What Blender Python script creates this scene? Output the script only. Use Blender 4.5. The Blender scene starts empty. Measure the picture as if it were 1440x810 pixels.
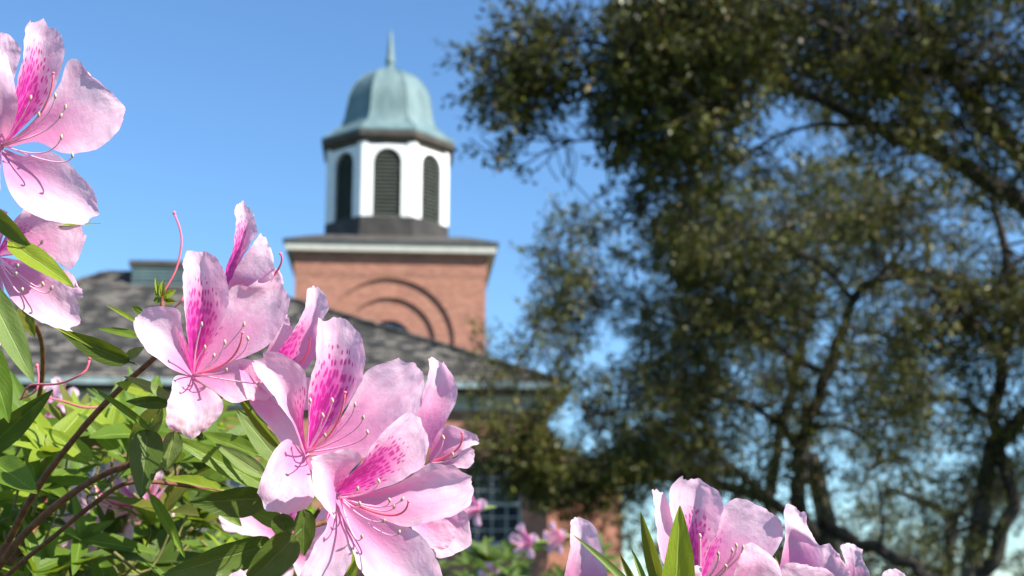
import bpy, bmesh, math, random
import numpy as np
from mathutils import Vector, noise

R = math.radians
scene = bpy.context.scene
COL = scene.collection

# ------------------------------------------------------------------ camera, sky, sun, exposure
PITCH = 12.5
CAM = Vector((0, 0, 1.4))
FPX = 2000.0
cd = bpy.data.cameras.new('camera')
cd.lens = 50; cd.sensor_width = 36; cd.clip_start = 0.02; cd.clip_end = 3000
cd.dof.use_dof = True; cd.dof.focus_distance = 0.615; cd.dof.aperture_fstop = 17.5
cam = bpy.data.objects.new('camera', cd); COL.objects.link(cam)
cam.location = CAM; cam.rotation_euler = (R(90 + PITCH), 0, 0)
scene.camera = cam

SUN_AZ, SUN_EL = 58, 38          # azimuth from straight behind the camera towards the right
w = bpy.data.worlds.new('World'); scene.world = w; w.use_nodes = True
nt = w.node_tree
sky = nt.nodes.new('ShaderNodeTexSky'); sky.sky_type = 'NISHITA'; sky.sun_disc = False
sky.sun_elevation = R(SUN_EL); sky.sun_rotation = R(180 - SUN_AZ)
sky.air_density = 1.0; sky.dust_density = 0.05; sky.ozone_density = 3.0
tint = nt.nodes.new('ShaderNodeMix'); tint.data_type = 'RGBA'; tint.blend_type = 'MULTIPLY'; tint.inputs[0].default_value = 1
tint.inputs[7].default_value = (.80, 1.05, 1.22, 1)              # a deep clear blue day
nt.links.new(sky.outputs[0], tint.inputs[6]); nt.links.new(tint.outputs[2], nt.nodes['Background'].inputs[0])
nt.nodes['Background'].inputs[1].default_value = 0.081
sd = bpy.data.lights.new('sun', 'SUN'); sd.energy = 4.8; sd.angle = R(0.53); sd.color = (1, .95, .87)
sun = bpy.data.objects.new('sun', sd); COL.objects.link(sun)
sv = Vector((math.sin(R(SUN_AZ)) * math.cos(R(SUN_EL)), -math.cos(R(SUN_AZ)) * math.cos(R(SUN_EL)), math.sin(R(SUN_EL))))
sun.rotation_euler = sv.to_track_quat('Z', 'Y').to_euler(); sun.location = (6, -6, 8)
scene.view_settings.view_transform = 'Standard'; scene.view_settings.look = 'None'
scene.view_settings.exposure = 1.06; scene.view_settings.gamma = 1
scene.view_settings.use_curve_mapping = False
scene.cycles.max_bounces = 8; scene.cycles.transparent_max_bounces = 4
scene.cycles.use_denoising = True

# ------------------------------------------------------------------ helpers
cp, sp = math.cos(R(PITCH)), math.sin(R(PITCH))
FWD, UPV, RGT = Vector((0, cp, sp)), Vector((0, -sp, cp)), Vector((1, 0, 0))

def P(x, y, d):
    """world point at depth d along the view axis for a picture position (1440 x 810)"""
    return CAM + (FWD + RGT * float((x - 720) / FPX) + UPV * float((405 - y) / FPX)) * float(d)

def mesh_obj(name, verts, faces, mat, parent=None, smooth=False, mats=None, fmat=None):
    me = bpy.data.meshes.new(name)
    me.from_pydata([tuple(v) for v in verts], [], faces)
    for m in (mats or [mat]): me.materials.append(m)
    if fmat is not None: me.polygons.foreach_set('material_index', fmat)
    if smooth: me.polygons.foreach_set('use_smooth', [True] * len(me.polygons))
    me.update()
    o = bpy.data.objects.new(name, me); COL.objects.link(o)
    if parent: o.parent = parent
    return o

def bm_obj(name, bm, mat, parent=None, smooth=False):
    me = bpy.data.meshes.new(name); bmesh.ops.recalc_face_normals(bm, faces=bm.faces[:])
    bm.to_mesh(me); bm.free(); me.materials.append(mat)
    if smooth: me.polygons.foreach_set('use_smooth', [True] * len(me.polygons))
    o = bpy.data.objects.new(name, me); COL.objects.link(o)
    if parent: o.parent = parent
    return o

def empty(name, label=None, cat=None, loc=(0, 0, 0), rz=0, group=None, parent=None, kind=None):
    o = bpy.data.objects.new(name, None); COL.objects.link(o)
    o.location = loc; o.rotation_euler = (0, 0, rz); o.empty_display_size = .05
    if label: o['label'] = label
    if cat: o['category'] = cat
    if group: o['group'] = group
    if kind: o['kind'] = kind
    if parent: o.parent = parent
    return o

def catmull(pts, n):
    """n points along a Catmull-Rom curve, even in arc length; pts: sequence of tuples"""
    a = np.array(pts, float)
    if len(a) == 2:
        t = np.linspace(0, 1, n)[:, None]; return a[0] * (1 - t) + a[1] * t
    ext = np.vstack([2 * a[0] - a[1], a, 2 * a[-1] - a[-2]])
    out = []
    for i in range(len(a) - 1):
        p0, p1, p2, p3 = ext[i:i + 4]
        for t in np.linspace(0, 1, 16, endpoint=False):
            out.append(.5 * (2 * p1 + (p2 - p0) * t + (2 * p0 - 5 * p1 + 4 * p2 - p3) * t * t + (3 * p1 - p0 - 3 * p2 + p3) * t ** 3))
    out.append(a[-1]); out = np.array(out)
    s = np.concatenate([[0], np.cumsum(np.linalg.norm(np.diff(out, axis=0), axis=1))])
    q = np.linspace(0, s[-1], n)
    return np.stack([np.interp(q, s, out[:, k]) for k in range(out.shape[1])], 1)

def tube_geo(pts, rads, sides=7, cap=True):
    pts = [Vector(p) for p in pts]; V = []; F = []
    n = len(pts); prev = None
    for i, p in enumerate(pts):
        t = (pts[min(i + 1, n - 1)] - pts[max(i - 1, 0)]).normalized()
        if prev is None:
            prev = t.orthogonal().normalized()
        u = (prev - t * prev.dot(t))
        u = u.normalized() if u.length > 1e-6 else t.orthogonal().normalized()
        prev = u; b = t.cross(u)
        for k in range(sides):
            a = 2 * math.pi * k / sides
            V.append(p + (u * math.cos(a) + b * math.sin(a)) * rads[i])
    for i in range(n - 1):
        for k in range(sides):
            k2 = (k + 1) % sides
            F.append((i * sides + k, i * sides + k2, (i + 1) * sides + k2, (i + 1) * sides + k))
    if cap:
        F.append(tuple(range(sides))[::-1]); F.append(tuple((n - 1) * sides + k for k in range(sides)))
    return V, F

def merge(geos):
    V, F = [], []
    for v, f in geos:
        o = len(V); V += list(v); F += [tuple(i + o for i in q) for q in f]
    return V, F

def add_box(bm, x0, x1, y0, y1, z0, z1):
    vs = [bm.verts.new(p) for p in ((x0, y0, z0), (x1, y0, z0), (x1, y1, z0), (x0, y1, z0), (x0, y0, z1), (x1, y0, z1), (x1, y1, z1), (x0, y1, z1))]
    for f in ((0, 3, 2, 1), (4, 5, 6, 7), (0, 1, 5, 4), (1, 2, 6, 5), (2, 3, 7, 6), (3, 0, 4, 7)):
        bm.faces.new([vs[i] for i in f])

# ------------------------------------------------------------------ materials
class NT:
    def __init__(s, name):
        s.m = bpy.data.materials.new(name); s.m.use_nodes = True
        s.t = s.m.node_tree; s.n = s.t.nodes; s.b = s.n['Principled BSDF']; s.out = s.n['Material Output']
    def node(s, typ, **kw):
        n = s.n.new(typ)
        for k, v in kw.items(): setattr(n, k, v)
        return n
    def link(s, a, b): s.t.links.new(a, b)
    def val(s, sock, v):
        if isinstance(v, bpy.types.NodeSocket): s.link(v, sock)
        else: sock.default_value = v
    def math(s, op, a, b=None, c=None, clamp=False):
        n = s.node('ShaderNodeMath', operation=op); n.use_clamp = clamp
        s.val(n.inputs[0], a)
        if b is not None: s.val(n.inputs[1], b)
        if c is not None: s.val(n.inputs[2], c)
        return n.outputs[0]
    def mix(s, f, a, b, blend='MIX'):
        n = s.node('ShaderNodeMix', data_type='RGBA', blend_type=blend)
        s.val(n.inputs[0], f)
        for sock, v in ((n.inputs[6], a), (n.inputs[7], b)):
            if isinstance(v, tuple) and len(v) == 3: v = (*v, 1)
            s.val(sock, v)
        return n.outputs[2]
    def ramp(s, v, lo, hi):
        n = s.node('ShaderNodeMapRange', interpolation_type='SMOOTHSTEP'); s.val(n.inputs[0], v)
        s.val(n.inputs[1], lo); s.val(n.inputs[2], hi)
        return n.outputs[0]
    def noise(s, vec=None, scale=5, detail=3, rough=.5, dim='3D'):
        n = s.node('ShaderNodeTexNoise', noise_dimensions=dim); n.inputs['Scale'].default_value = scale
        n.inputs['Detail'].default_value = detail; n.inputs['Roughness'].default_value = rough
        if vec is not None: s.link(vec, n.inputs['Vector'])
        return n.outputs[0]
    def obj(s): return s.node('ShaderNodeTexCoord').outputs['Object']
    def uv(s): return s.node('ShaderNodeTexCoord').outputs['UV']
    def attr(s, name): return s.node('ShaderNodeAttribute', attribute_name=name)
    def mapping(s, vec, scale=(1, 1, 1), loc=(0, 0, 0)):
        n = s.node('ShaderNodeMapping'); s.link(vec, n.inputs[0]); s.val(n.inputs['Scale'], scale); s.val(n.inputs['Location'], loc)
        return n.outputs[0]
    def bump(s, h, strength=.3, dist=.001):
        n = s.node('ShaderNodeBump'); n.inputs['Strength'].default_value = strength; n.inputs['Distance'].default_value = dist
        s.link(h, n.inputs['Height']); return n.outputs[0]
    def translucent(s, col, amount, normal=None):
        t = s.node('ShaderNodeBsdfTranslucent'); s.val(t.inputs[0], col)
        if normal is not None: s.link(normal, t.inputs['Normal'])
        mx = s.node('ShaderNodeMixShader'); s.val(mx.inputs[0], amount)
        s.link(s.b.outputs[0], mx.inputs[1]); s.link(t.outputs[0], mx.inputs[2]); s.link(mx.outputs[0], s.out.inputs[0])

def plain(name, col, rough=.6, var=.15, scale=8, spec=.3, metal=0, trans=0):
    m = NT(name); n = m.noise(m.obj(), scale, 4, .6)
    c = m.mix(m.ramp(n, .3, .7), tuple(x * (1 - var) for x in col), tuple(min(1, x * (1 + var)) for x in col))
    m.link(c, m.b.inputs['Base Color']); m.b.inputs['Roughness'].default_value = rough
    m.b.inputs['Specular IOR Level'].default_value = spec; m.b.inputs['Metallic'].default_value = metal
    if trans: m.translucent(c, trans)
    return m.m

def petal_mat():
    m = NT('azalea_petal'); uv = m.uv()
    sx = m.node('ShaderNodeSeparateXYZ'); m.link(uv, sx.inputs[0]); v = sx.outputs[1]
    bl = m.attr('blotch').outputs['Fac']; rim = m.attr('rim').outputs['Fac']; wilt = m.attr('wilt').outputs['Fac']
    seed = m.attr('seed').outputs['Fac']
    cmb = m.node('ShaderNodeCombineXYZ'); m.val(cmb.inputs[0], seed); m.val(cmb.inputs[1], seed)
    uvs = m.node('ShaderNodeVectorMath', operation='ADD'); m.link(uv, uvs.inputs[0]); m.link(cmb.outputs[0], uvs.inputs[1])
    uvs = uvs.outputs[0]
    vein = m.noise(m.mapping(uvs, (16, 1.6, 1)), 1.0, 3, .55)
    blot = m.noise(m.mapping(uvs, (3, 4, 1)), 1.0, 2, .5)
    base = m.mix(m.ramp(m.math('MULTIPLY_ADD', blot, .5, rim), .22, 1.05), (.90, .33, .575), (.94, .66, .785))
    base = m.mix(m.math('MULTIPLY', m.ramp(vein, .42, .70), .30), base, (.93, .33, .54))
    base = m.mix(m.math('MULTIPLY', m.ramp(v, .45, 0.02), .55), base, (.80, .25, .50))
    base = m.mix(m.math('MULTIPLY', m.ramp(bl, .10, .70), .9), base, (.92, .10, .50))
    vo = m.node('ShaderNodeTexVoronoi', voronoi_dimensions='2D', feature='F1'); vo.inputs['Scale'].default_value = 1
    vo.inputs['Randomness'].default_value = .75
    warp = m.node('ShaderNodeVectorMath', operation='ADD')
    wn = m.node('ShaderNodeTexNoise'); wn.inputs['Scale'].default_value = 7; m.link(uvs, wn.inputs['Vector'])
    wv = m.node('ShaderNodeVectorMath', operation='SCALE'); m.link(wn.outputs[1], wv.inputs[0]); wv.inputs['Scale'].default_value = .07
    m.link(uvs, warp.inputs[0]); m.link(wv.outputs[0], warp.inputs[1])
    m.link(m.mapping(warp.outputs[0], (14.5, 11.5, 1)), vo.inputs['Vector'])
    thr = m.math('MULTIPLY_ADD', bl, .46, .13)
    d = m.math('SUBTRACT', thr, vo.outputs['Distance'])
    dots = m.math('MULTIPLY', m.ramp(d, -.10, .10), m.ramp(bl, .06, .2))
    base = m.mix(m.math('MULTIPLY', dots, .9), base, (.66, .006, .30))
    wmask = m.math('MULTIPLY', wilt, m.ramp(m.noise(m.mapping(uvs, (7, 7, 1)), 1.0, 4, .65), .38, .62))
    base = m.mix(wmask, base, (.62, .36, .26))
    m.link(base, m.b.inputs['Base Color'])
    m.b.inputs['Roughness'].default_value = .5; m.b.inputs['Specular IOR Level'].default_value = .25
    h = m.math('ADD', m.math('MULTIPLY', vein, .25), m.math('MULTIPLY', m.noise(m.mapping(uvs, (16, 20, 1)), 1.0, 5, .6), 1.0))
    nb = m.bump(h, .27, .0012); m.link(nb, m.b.inputs['Normal'])
    m.translucent(m.mix(.35, base, (.97, .34, .62)), .47, nb)
    return m.m

def leaf_mat(name, c1, c2, vein_c, trans=.3, rough=.42):
    m = NT(name); uv = m.uv()
    sx = m.node('ShaderNodeSeparateXYZ'); m.link(uv, sx.inputs[0])
    u, v = sx.outputs[0], sx.outputs[1]
    au = m.math('ABSOLUTE', m.math('SUBTRACT', u, .5))
    oi = m.node('ShaderNodeObjectInfo')
    n = m.noise(m.obj(), 120, 4, .6)
    col = m.mix(m.math('MULTIPLY_ADD', n, .8, m.math('MULTIPLY', m.math('SUBTRACT', oi.outputs['Random'], .5), .6)), c1, c2)
    side = m.math('PINGPONG', m.math('SUBTRACT', m.math('MULTIPLY', v, 9.0), m.math('MULTIPLY', au, 7.0)), .5)
    sv_ = m.ramp(side, .10, .0)
    mid = m.ramp(au, .045, .008)
    veins = m.math('MAXIMUM', m.math('MULTIPLY', sv_, .28), m.math('MULTIPLY', mid, .8))
    col = m.mix(veins, col, vein_c)
    spot = m.ramp(m.noise(m.obj(), 420, 2, .5), .70, .78)
    col = m.mix(m.math('MULTIPLY', spot, .35), col, (.22, .15, .05))
    m.link(col, m.b.inputs['Base Color']); m.b.inputs['Roughness'].default_value = rough
    m.b.inputs['Specular IOR Level'].default_value = .22
    h = m.math('SUBTRACT', m.math('MULTIPLY', m.noise(m.obj(), 700, 3, .6), .5), veins)
    nb = m.bump(h, .45, .0007); m.link(nb, m.b.inputs['Normal'])
    tc = m.mix(.6, col, (.42, .52, .03))
    m.translucent(tc, trans, nb)
    return m.m

M_PETAL = petal_mat()
M_LEAF = leaf_mat('azalea_leaf', (.085, .15, .016), (.16, .24, .028), (.24, .34, .07), .34)
M_LEAF_DARK = leaf_mat('azalea_leaf_mature', (.048, .082, .013), (.095, .14, .022), (.11, .155, .045), .18)
M_LEAF_YOUNG = leaf_mat('azalea_leaf_young', (.22, .30, .025), (.33, .42, .04), (.42, .52, .12), .4)
M_LEAF_GREY = leaf_mat('azalea_leaf_hairy', (.13, .19, .05), (.21, .28, .08), (.28, .35, .12), .22, .6)
M_LEAF_OLIVE = leaf_mat('azalea_leaf_olive', (.13, .13, .022), (.19, .19, .03), (.22, .24, .06), .35)
M_FILAMENT = plain('stamen_filament', (.95, .50, .68), .45, .04, 60)
M_ANTHER = plain('stamen_anther', (.62, .46, .34), .7, .25, 300)
M_PISTIL = plain('pistil_coral', (.86, .17, .24), .4, .12, 80)
M_CALYX = plain('calyx_green', (.20, .26, .06), .6, .2, 80)
M_STEM = plain('azalea_green_stem', (.15, .14, .045), .7, .3, 150)
M_TWIG = plain('azalea_bark', (.17, .068, .036), .75, .4, 180)
def bark_mat(name, a, b):
    m = NT(name); n = m.noise(m.mapping(m.obj(), (6, 6, 1.6)), 2.0, 5, .65)
    m.link(m.mix(m.ramp(n, .35, .7), a, b), m.b.inputs['Base Color']); m.b.inputs['Roughness'].default_value = .9
    m.link(m.bump(n, .8, .03), m.b.inputs['Normal']); return m.m
M_BARK = bark_mat('oak_bark', (.018, .014, .011), (.055, .045, .035))
M_BARK_LIT = bark_mat('oak_bark_lit', (.05, .042, .034), (.16, .135, .105))  # lighter copy of the bark: sunlight on the trunks put into the colour

# ------------------------------------------------------------------ azalea parts
U0 = .00031
rng = random.Random(7)
def crop(x0, y0, s): return lambda x, y: (x0 + x / s, y0 + y / s)
CA, CB, CD = crop(340, 390, 4.0), crop(340, 570, 3.375), crop(170, 270, 4.5)
CG, CH, R1, R2 = crop(0, 10, 2.53), crop(0, 280, 2.53), crop(780, 650, 5.064), crop(1040, 670, 5.143)
PX = lambda x, y: (x, y)

def catu(ctrl, u):
    """Catmull-Rom across the list of curves (each an array), u in 0..1"""
    k = len(ctrl) - 1; f = min(max(u, 0), 1) * k; i = min(int(f), k - 1); t = f - i
    g = lambda j: ctrl[j] if 0 <= j <= k else (2 * ctrl[0] - ctrl[1] if j < 0 else 2 * ctrl[k] - ctrl[k - 1])
    p0, p1, p2, p3 = g(i - 1), g(i), g(i + 1), g(i + 2)
    return .5 * (2 * p1 + (p2 - p0) * t + (2 * p0 - 5 * p1 + 4 * p2 - p3) * t * t + (3 * p1 - p0 - 3 * p2 + p3) * t ** 3)

def surf_petal(curves3, parent, blotch=None, wilt=0, ruffle=1.0, NU=27, NV=37, unit=U0, pale=0, name='petal'):
    """curves3: 3-D curves base to tip, left edge to right edge; returns the petal as one sheet"""
    seed = rng.uniform(0, 50)
    arr = [catmull(c, 60) for c in curves3]
    rows = [catu(arr, u) for u in np.linspace(0, 1, 61)]       # 61 x 60 x 3
    G = np.array(rows)
    def ev(u, v):
        a = min(max(u, 0), 1) * 60; i = min(int(a), 59); fa = a - i
        b = min(max(v, 0), 1) * 59; j = min(int(b), 58); fb = b - j
        return (G[i, j] * (1 - fa) * (1 - fb) + G[i + 1, j] * fa * (1 - fb) + G[i, j + 1] * (1 - fa) * fb + G[i + 1, j + 1] * fa * fb)
    pts = np.zeros((NU, NV, 3)); UVs = np.zeros((NU, NV, 2)); rim = np.zeros((NU, NV))
    for i in range(NU):
        for j in range(NV):
            u, v = i / (NU - 1), j / (NV - 1)
            nv = noise.noise(Vector((u * 4, seed, 0))) + .28 * noise.noise(Vector((u * 11, seed, 4)))
            nu = noise.noise(Vector((v * 5, seed + 9, 2 if u < .5 else 7))) + .3 * noise.noise(Vector((v * 14, seed, 3 if u < .5 else 8)))
            vv = v * (1 - .055 * (nv + .5) * v * v)
            uu = .5 + (u - .5) * (1 - .075 * (nu + .4) * v)
            pts[i, j] = ev(uu, vv); UVs[i, j] = (u, v)
            e = max(abs(u - .5) * 2 * min(1, v * 1.6), v)
            rim[i, j] = max(0, (e - .35) / .65)
    du = np.gradient(pts, axis=0); dv = np.gradient(pts, axis=1)
    N = np.cross(du, dv); L = np.linalg.norm(N, axis=2, keepdims=True); N = N / np.maximum(L, 1e-12)
    for i in range(NU):
        for j in range(NV):
            u, v = i / (NU - 1), j / (NV - 1); e = rim[i, j]
            q = Vector(pts[i, j]) * (1 / unit)
            a = noise.noise(q * .045 + Vector((seed, 0, 0))) * (.5 + 2.6 * e * e) + noise.noise(q * .11 + Vector((0, seed, 0))) * (.22 + 1.7 * e ** 2) + noise.noise(q * .26 + Vector((seed, 3, 0))) * (.14 + .8 * e ** 4)
            a += .9 * math.exp(-((u - .5) / .05) ** 2) * min(1, v * 3) * (1 - v)           # raised midrib furrow
            pts[i, j] += N[i, j] * a * unit * ruffle * min(1, v * 3)
    V = pts.reshape(-1, 3); F = [(i * NV + j, (i + 1) * NV + j, (i + 1) * NV + j + 1, i * NV + j + 1) for i in range(NU - 1) for j in range(NV - 1)]
    o = mesh_obj(name, V, F, M_PETAL, parent, True); me = o.data
    uvl = me.uv_layers.new(name='UVMap'); idx = np.zeros(len(me.loops), int); me.loops.foreach_get('vertex_index', idx)
    uvl.data.foreach_set('uv', UVs.reshape(-1, 2)[idx].ravel())
    B = np.zeros((NU, NV))
    if blotch:
        uc, uw, v1, st = blotch
        uu, vv = UVs[..., 0], UVs[..., 1]
        wid = uw * np.clip(1.25 - .55 * vv / v1, .2, 2)
        B = st * np.clip(1 - ((uu - uc) / wid) ** 2, 0, 1) * np.clip((v1 - vv) / (v1 * .75), 0, 1) ** .8
    for nm, arr_ in (('blotch', B), ('rim', np.clip(rim + pale, -1, 1)), ('wilt', np.clip((UVs[..., 1] - .62) / .3, 0, 1) * wilt), ('seed', np.full((NU, NV), seed))):
        at = me.attributes.new(nm, 'FLOAT', 'POINT'); at.data.foreach_set('value', arr_.ravel().astype(np.float32))
    return o

class Flower:
    """a bloom: an Empty in its throat that parents petals, stamens, pistil, tube and calyx"""
    def __init__(s, bush, off, label=None, unit=U0, d0=.615, tx=.24, ty=.19):
        s.bush, s.off, s.unit, s.d0, s.node, s.label = bush, off, unit, d0, None, label
        s.tx, s.ty, s.o = tx, ty, None              # how far the bloom is turned to the right and upwards, to the sun
    def p3(s, c, x, y, d):
        X, Y = c(x, y); s.o = s.o or (X, Y)
        return P(X, Y, s.d0 + (s.off + d + s.tx * (X - s.o[0]) + s.ty * (s.o[1] - Y)) * s.unit)
    def root(s, c, x, y, d=50, back=(-.2, -.5)):
        s.thr = s.p3(c, x, y, d); s.node = empty('flower', s.label, parent=s.bush, loc=tuple(s.thr - Vector(s.bush.location)))
        X, Y = c(x, y)
        q = [P(X + back[0] * k, Y - back[1] * k, s.d0 + (s.off + d + z) * s.unit) for k, z in ((4, 6), (12, 18), (26, 40), (40, 66))]
        v, f = tube_geo(q, [7 * s.unit, 6 * s.unit, 4.5 * s.unit, 3.5 * s.unit], 10)
        s.keep(mesh_obj('corolla_tube', v, f, M_TUBE, s.node, True))
        q = [P(X + back[0] * k, Y - back[1] * k, s.d0 + (s.off + d + z) * s.unit) for k, z in ((36, 60), (44, 72), (70, 95), (100, 110))]
        v, f = tube_geo(q, [5 * s.unit, 4 * s.unit, 1.8 * s.unit, 1.6 * s.unit], 8)
        s.keep(mesh_obj('calyx', v, f, M_CALYX, s.node, True))
        return s
    def keep(s, o):
        o.data.transform(__import__('mathutils').Matrix.Translation(-s.thr)); return o
    def petal(s, c, *curves, **kw):
        c3 = [[tuple(s.p3(c, *q)) for q in cu] for cu in curves]
        return s.keep(surf_petal(c3, s.node, unit=s.unit, **kw))
    def stamens(s, c, base, tips, d0=40, d1=-25, pistil=None, r=1.1):
        for k, (tx, ty, qx, qy) in enumerate(tips + ([pistil] if pistil else [])):
            isp = pistil is not None and k == len(tips)
            dd = d1 - (10 if isp else rng.uniform(-12, 14))
            a, b, e = (base[0] + rng.uniform(-4, 4), base[1] + rng.uniform(-4, 4), d0), (qx, qy, d0 * .35 + dd * .65), (tx, ty, dd)
            pts = []
            for t in np.linspace(0, 1, 16):
                w_ = [(1 - t) ** 2 * a[i] + 2 * t * (1 - t) * b[i] + t * t * e[i] for i in range(3)]
                pts.append(s.p3(c, *w_))
            rr = (1.7 if isp else r) * s.unit
            v, f = tube_geo(pts, [rr * (1.15 - .35 * i / 15) for i in range(16)], 6)
            t = (pts[-1] - pts[-2]).normalized(); tip = pts[-1]
            L = (2.6 if isp else 8.0) * s.unit; rd = (2.6 if isp else 2.15) * s.unit
            bend = RGT * rng.uniform(-.5, .2) + UPV * .5
            t2 = (t + bend * (0 if isp else 1)).normalized()
            q = [tip - t2 * L * .35 + t2 * L * 1.0 * i / 4 for i in range(5)]
            v2, f2 = tube_geo(q, [rd * x for x in (.45, .95, 1, .85, .35)], 7)
            V, F = merge([(v, f), (v2, f2)])
            o = mesh_obj('pistil' if isp else 'stamen', V, F, None, s.node, True, mats=[M_PISTIL if isp else M_FILAMENT, M_PISTIL if isp else M_ANTHER],
                         fmat=[0] * len(f) + [1] * len(f2))
            s.keep(o)
M_TUBE = plain('corolla_tube_pink', (.74, .28, .47), .5, .15, 90)

def leaf_geo(b, t, wid, nrm, sag=0, fold=.18, curl=.0, nu=9, nv=17, shape=.55, twist=0):
    """blade from b to t, width wid, blade normal nrm; returns verts, faces, uvs"""
    b, t = Vector(b), Vector(t); ax = t - b; L = ax.length; ax = ax / L
    n = (nrm - ax * nrm.dot(ax)).normalized(); cr = ax.cross(n)
    V, F, UV = [], [], []
    sd_ = rng.uniform(0, 99)
    for j in range(nv):
        v = j / (nv - 1)
        hw = wid * .5 * (math.sin(math.pi * v ** (.5 / shape * .69)) ** .8 if 0 < v < 1 else 0) + wid * .02
        a = twist * (v - .5); c_, s_ = math.cos(a), math.sin(a)
        cr2, n2 = cr * c_ + n * s_, n * c_ - cr * s_
        for i in range(nu):
            u = i / (nu - 1) * 2 - 1
            p = b + ax * L * v + n * (-sag * L * (v * v) + .25 * sag * L * v)
            wv = noise.noise(Vector((v * 4, sd_, 1 if u > 0 else 5))) * .06 + noise.noise(Vector((v * 17, sd_, u))) * .03
            p = p + cr2 * u * hw * (1 + wv * abs(u)) + n2 * (abs(u) ** 1.3 * hw * (fold * 2) - curl * hw * u * u)
            p = p + n2 * noise.noise(Vector((u * 2 + sd_, v * 5, 3))) * wid * .06
            V.append(p); UV.append((u * .5 + .5, v))
    for j in range(nv - 1):
        for i in range(nu - 1):
            q = j * nu + i; F.append((q, q + 1, q + nu + 1, q + nu))
    return V, F, UV

def set_uv(o, UV):
    me = o.data; uvl = me.uv_layers.new(name='UVMap'); idx = np.zeros(len(me.loops), int); me.loops.foreach_get('vertex_index', idx)
    uvl.data.foreach_set('uv', np.array(UV)[idx].ravel())

def leaf(bush, bx, by, tx, ty, wpx, mat, d=.66, dt=None, tilt=0, face=(0, 0), sag=.08, fold=.18, curl=0, shape=.5, petiole=True, unit=None, label=None):
    """leaf from picture position base to tip; face turns the blade normal (right, up) from facing the camera"""
    dt = d if dt is None else dt
    unit = d / FPX
    b, t = P(bx, by, d), P(tx, ty, dt)
    nrm = (-FWD + RGT * face[0] + UPV * face[1]).normalized()
    V, F, UV = leaf_geo(b, t, wpx * unit, nrm, sag, fold, curl, shape=shape)
    if petiole:
        ax = (b - t).normalized()
        v2, f2 = tube_geo([b + ax * 9 * unit + FWD * 8 * unit, b, b - ax * 12 * unit], [1.5 * unit, 1.2 * unit, .7 * unit], 5)
        UV = UV + [(.5, 0)] * len(v2); V, F = merge([(V, F), (v2, f2)])
    o = mesh_obj('leaf', [v - Vector(bush.location) for v in V], F, mat, bush, True); set_uv(o, UV)
    if label: o['label'] = label
    return o

def branch(bush, pts, r0, r1, name='branch', mat=None):
    c = catmull([tuple(p) for p in pts], max(12, len(pts) * 6)); n = len(c)
    rad = [(r0 + (r1 - r0) * i / (n - 1)) * (1 + .18 * noise.noise(Vector((i * .9, r0 * 999, len(pts))))) for i in range(n)]
    bl = Vector(bush.location)
    v, f = tube_geo([Vector(p) - bl for p in c], rad, 8)
    return mesh_obj(name, v, f, mat or M_TWIG, bush, True)

# ------------------------------------------------------------------ ground
def ground():
    m = NT('lawn'); n = m.noise(m.obj(), .6, 6, .7)
    m.link(m.mix(m.ramp(n, .35, .65), (.035, .055, .016), (.07, .09, .025)), m.b.inputs['Base Color']); m.b.inputs['Roughness'].default_value = .95
    N = 40; V = []; F = []
    for i in range(N + 1):
        for j in range(N + 1):
            x, y = (i / N - .5), (j / N - .3); s_ = 1800
            V.append((x * s_ * abs(x) * 2, y * s_ * abs(y) * 2, -.02 + .02 * noise.noise(Vector((i, j, 0)))))
    for i in range(N):
        for j in range(N):
            q = i * (N + 1) + j; F.append((q, q + N + 1, q + N + 2, q + 1))
    o = mesh_obj('ground', V, F, m.m, None, True); o['kind'] = 'structure'
ground()

# ------------------------------------------------------------------ brick building with tower and cupola
BO, BA = Vector((-3.9, 44, 0)), R(4.5)
def Bl(x, y, yl):
    """local point of the building on its plane y = yl seen at a picture position"""
    d = FWD + RGT * ((x - 720) / FPX) + UPV * ((405 - y) / FPX)
    ca, sa = math.cos(-BA), math.sin(-BA)
    c = CAM - BO
    lc = Vector((c.x * ca - c.y * sa, c.x * sa + c.y * ca, c.z)); ld = Vector((d.x * ca - d.y * sa, d.x * sa + d.y * ca, d.z))
    s_ = (yl - lc.y) / ld.y
    return lc + ld * s_

def brick_mat(name, c1, c2, mortar):
    m = NT(name); o = m.obj()
    sx = m.node('ShaderNodeSeparateXYZ'); m.link(o, sx.inputs[0])
    cb = m.node('ShaderNodeCombineXYZ'); m.val(cb.inputs[0], m.math('ADD', sx.outputs[0], sx.outputs[1])); m.val(cb.inputs[1], sx.outputs[2])
    b = m.node('ShaderNodeTexBrick'); m.link(cb.outputs[0], b.inputs['Vector'])
    b.inputs['Scale'].default_value = 1; b.inputs['Brick Width'].default_value = .21; b.inputs['Row Height'].default_value = .075
    b.inputs['Mortar Size'].default_value = .007; b.inputs['Color1'].default_value = (*c1, 1); b.inputs['Color2'].default_value = (*c2, 1); b.inputs['Mortar'].default_value = (*mortar, 1)
    n = m.noise(m.mapping(o, (1, 1, 2.5)), 1.1, 6, .7)
    col = m.mix(m.math('MULTIPLY', m.ramp(n, .35, .75), .4), b.outputs[0], (.20, .10, .075))
    n2 = m.noise(m.mapping(o, (4, 4, 14)), 1.0, 2, .5)
    col = m.mix(m.math('MULTIPLY', m.ramp(n2, .55, .7), .35), col, (.46, .24, .165))
    m.link(col, m.b.inputs['Base Color']); m.b.inputs['Roughness'].default_value = .9
    m.link(m.bump(b.outputs[1], -.5, .01), m.b.inputs['Normal']); return m.m
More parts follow.
